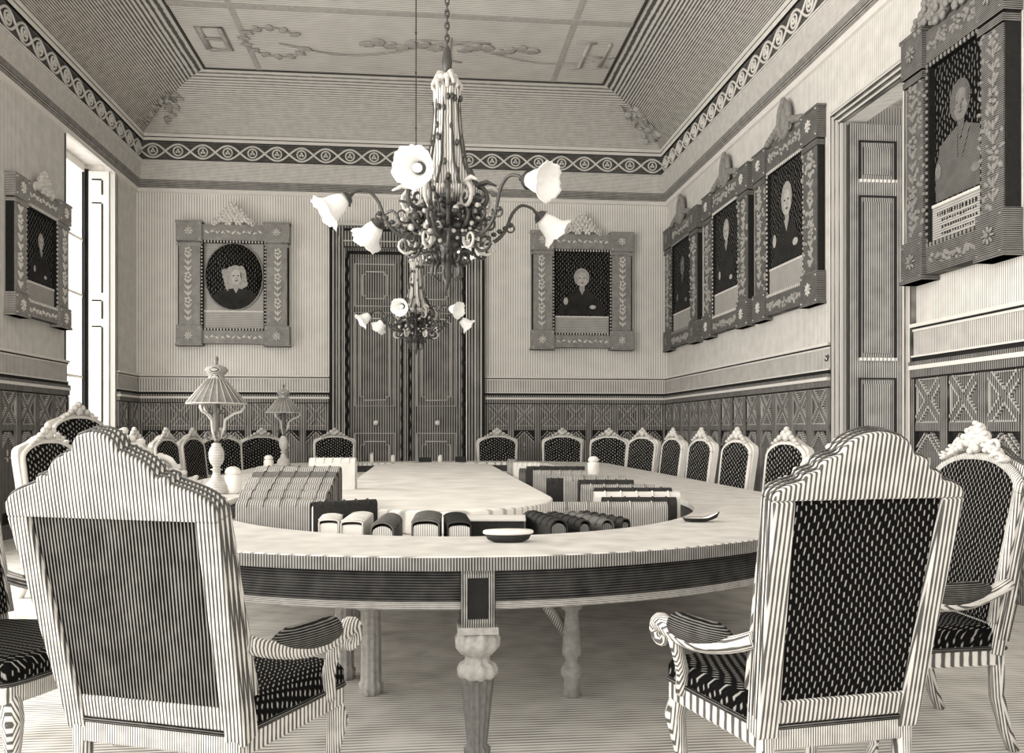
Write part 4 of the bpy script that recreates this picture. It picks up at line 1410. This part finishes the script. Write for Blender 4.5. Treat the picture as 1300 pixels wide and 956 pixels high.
# body: basket of scrolls and leaves
m_ = MB()
m_.lathe([(.06, .76), (.10, .72), (.07, .66), (.05, .60), (.09, .54), (.17, .49), (.19, .46), (.17, .42), (.10, .38), (.06, .34), (.08, .30), (.05, .24), (.03, .16), (.045, .12), (.02, .06), (.008, 0)], 24, None, 12, .05)
m_.build('vase', M['metal'], cn)
m_ = MB(); m2 = MB()
for k in range(12):
    a = 2*PI*k/12; ux = Vector((math.cos(a), math.sin(a), 0)); q = m_ if k % 2 else m2
    curl(q, ux*.27+Vector((0, 0, .70)), .105, 1.5, .020, ux, Z_, PI*.5, -1)
    curl(m_, ux*.24+Vector((0, 0, .56)), .09, 1.3, .017, ux, Z_, -PI*.5, 1)
    curl(q, ux*.33+Vector((0, 0, .36)), .085, 1.35, .014, ux, Z_, PI*.9, 1)
    curl(m_, ux*.16+Vector((0, 0, .25)), .065, 1.2, .013, ux, Z_, PI*.2, 1)
    q.tube([ux*.08+Vector((0, 0, .74)), ux*.22+Vector((0, 0, .80)), ux*.36+Vector((0, 0, .83)), ux*.44+Vector((0, 0, .79))], [.03, .028, .02, .008], 6)
for k in range(6):
    a = 2*PI*k/6+.3; ux = Vector((math.cos(a), math.sin(a), 0))
    m_.tube([ux*.04+Vector((0, 0, .30)), ux*.12+Vector((0, 0, .20)), ux*.13+Vector((0, 0, .12)), ux*.07+Vector((0, 0, .08))], [.012, .014, .012, .006], 6)
for k in range(120):
    a = rr.uniform(0, 2*PI); z = rr.uniform(.30, .80); r = rr.uniform(.10, .33)*(1-.5*abs(z-.6)/.4)
    m_.ball((r*math.cos(a), r*math.sin(a), z), (rr.uniform(.018, .042), rr.uniform(.018, .042), rr.uniform(.015, .035)), nu=6, nv=4)
for k in range(150):
    a = rr.uniform(0, 2*PI); z = rr.uniform(.35, .82); r = rr.uniform(.20, .38)*(1-.5*abs(z-.6)/.4)
    m2.ball((r*math.cos(a), r*math.sin(a), z), (rr.uniform(.014, .03),)*3, nu=6, nv=4)
m_.build('dark_scrollwork', M['metal'], cn)
m2.build('highlight_scrollwork', M['metal_hi'], cn)  # pale scrolls and beads stand in for highlights on the bronze
# six arms with glass shades; azimuth 0 = towards +x, camera is towards -y
for k in range(6):
    az = R(-90-15+60*k)
    ux = Vector((math.cos(az), math.sin(az), 0)); uz = Vector((0, 0, 1))
    P = lambda r, z: ux*r+uz*z
    up = .06 if k in (0, 1) else 0.0
    am = MB().tube(smooth([P(.14, .46), P(.26, .40), P(.40, .42), P(.50, .52), P(.56, .66+up), P(.64, .74+up), P(.73, .73+up), P(.78, .69+up)]), smoothr([.020, .018, .016, .015, .014, .013, .012, .012]), 8)
    curl(am, P(.36, .58), .11, 1.2, .012, ux, Z_, PI*.4, 1)
    curl(am, P(.55, .55), .05, 1.1, .009, ux, Z_, PI, 1)
    for q in range(6):
        am.ball(P(.30+.05*q, .42+.03*q), (.025, .025, .02), nu=6, nv=4)
    ao = am.build('arm', M['metal'], cn)
    tilt = R(128 if k not in (0, 1) else 104)
    yax = Vector((-ux.y, ux.x, 0))
    T = Matrix.Translation(P(.78, .69+up)) @ Matrix.Rotation(az, 4, 'Z') @ Matrix.Rotation(tilt, 4, 'Y')
    MB().lathe([(.012, -.03), (.016, 0), (.05, .02), (.06, .045), (.072, .05), (.05, .055)], 16, T).build('shade_holder', M['metal'], ao)
    g = MB(); vs = []; fs = []
    prof = [(.048, .045), (.062, .08), (.080, .12), (.088, .16), (.100, .20), (.130, .235), (.150, .245)]
    n = 36
    for j, (r, z) in enumerate(prof):
        w_ = (j/6)**2
        for q in range(n):
            a = 2*PI*q/n
            r_ = r*(1+.035*w_*math.cos(5*a)+w_*.035*math.cos(14*a)+.012*math.cos(12*a))
            vs.append((r_*math.cos(a), r_*math.sin(a), z+.010*w_*math.cos(5*a)+.006*w_*math.cos(14*a)))
    m = len(prof)
    for j in range(m-1):
        for q in range(n):
            q2 = (q+1) % n
            fs.append((j*n+q, j*n+q2, (j+1)*n+q2, (j+1)*n+q))
    g.add(vs, fs, True, T)
    so_ = g.build('glass_shade', M['shade'], ao)
    md = so_.modifiers.new('thickness', 'SOLIDIFY'); md.thickness = .006
    MB().ball((0, 0, .12), (.035, .035, .06), T, 10, 8).build('bulb', M['shade'], ao)
c2 = copy_tree(cn)
CGp = 'bronze chandeliers over the table'
tag(cn, 'nearer, larger-looking bronze chandelier with frilled glass shades, hung on a twisted chain', 'chandelier', CGp)
tag(c2, 'farther chandelier hanging lower behind the first, hung on a thin rod', 'chandelier', CGp)
c2.location = (-.10, 11.0, 2.19); c2.scale = (.72, .72, .72)
# suspension
m_ = MB()
z = 1.78
m_.lathe([(.012, 1.72), (.035, 1.78), (.042, 1.84), (.03, 1.93), (.012, 1.97)], 14)
k = 0
while z < ZC-2.37-.05:
    z += .05; k += 1
    if z < 1.95: continue
    ux = Vector((1, 0, 0)) if k % 2 else Vector((0, 1, 0))
    m_.tube([ux*.016*math.cos(a)+Vector((0, 0, z+.034*math.sin(a))) for a in [2*PI*q/10 for q in range(10)]], .0075, 5, closed=True)
m_.lathe([(.02, ZC-2.37-.06), (.10, ZC-2.37-.03), (.11, ZC-2.37)], 20)
m_.build('chain', M['metal'], cn)
m_ = MB()
s = 1/.72
top = (ZC-2.19)*s
m_.tube([(0, 0, 1.70), (0, 0, top)], .010, 8)
zb = (4.50-2.19)*s
m_.lathe([(.01, zb-.10), (.05, zb-.04), (.085, zb+.02), (.08, zb+.06), (.03, zb+.11), (.01, zb+.15)], 16)
for zz in (5.05, 5.75, 6.25):
    m_.lathe([(.01, (zz-2.19)*s-.03), (.02, (zz-2.19)*s), (.01, (zz-2.19)*s+.03)], 8)
m_.lathe([(.02, top-.06), (.09, top-.03), (.10, top)], 16)
m_.build('rod', M['metal'], c2)

# ------------------------------------------------------------------ light
wd = bpy.data.worlds.new('daylight'); sc.world = wd
wd.use_nodes = True
bg = wd.node_tree.nodes['Background']
bg.inputs['Color'].default_value = (1.0, .975, .93, 1)
bg.inputs['Strength'].default_value = 1.35


def area(name, loc, rot, sx, sy, power):
    l = bpy.data.lights.new(name, 'AREA'); l.shape = 'RECTANGLE'; l.size = sx; l.size_y = sy; l.energy = power; l.color = (1, .97, .92)
    o = bpy.data.objects.new(name, l); col.objects.link(o); o.location = loc; o.rotation_euler = rot
    return o


# daylight entering at the tall windows of the left wall
for i, (a, b) in enumerate(WINS):
    area('window_daylight', (XL-TW-.25, (a+b)/2, 2.9), (0, -PI/2, 0), 4.4, b-a, 300 if (a, b) != LW else 40)
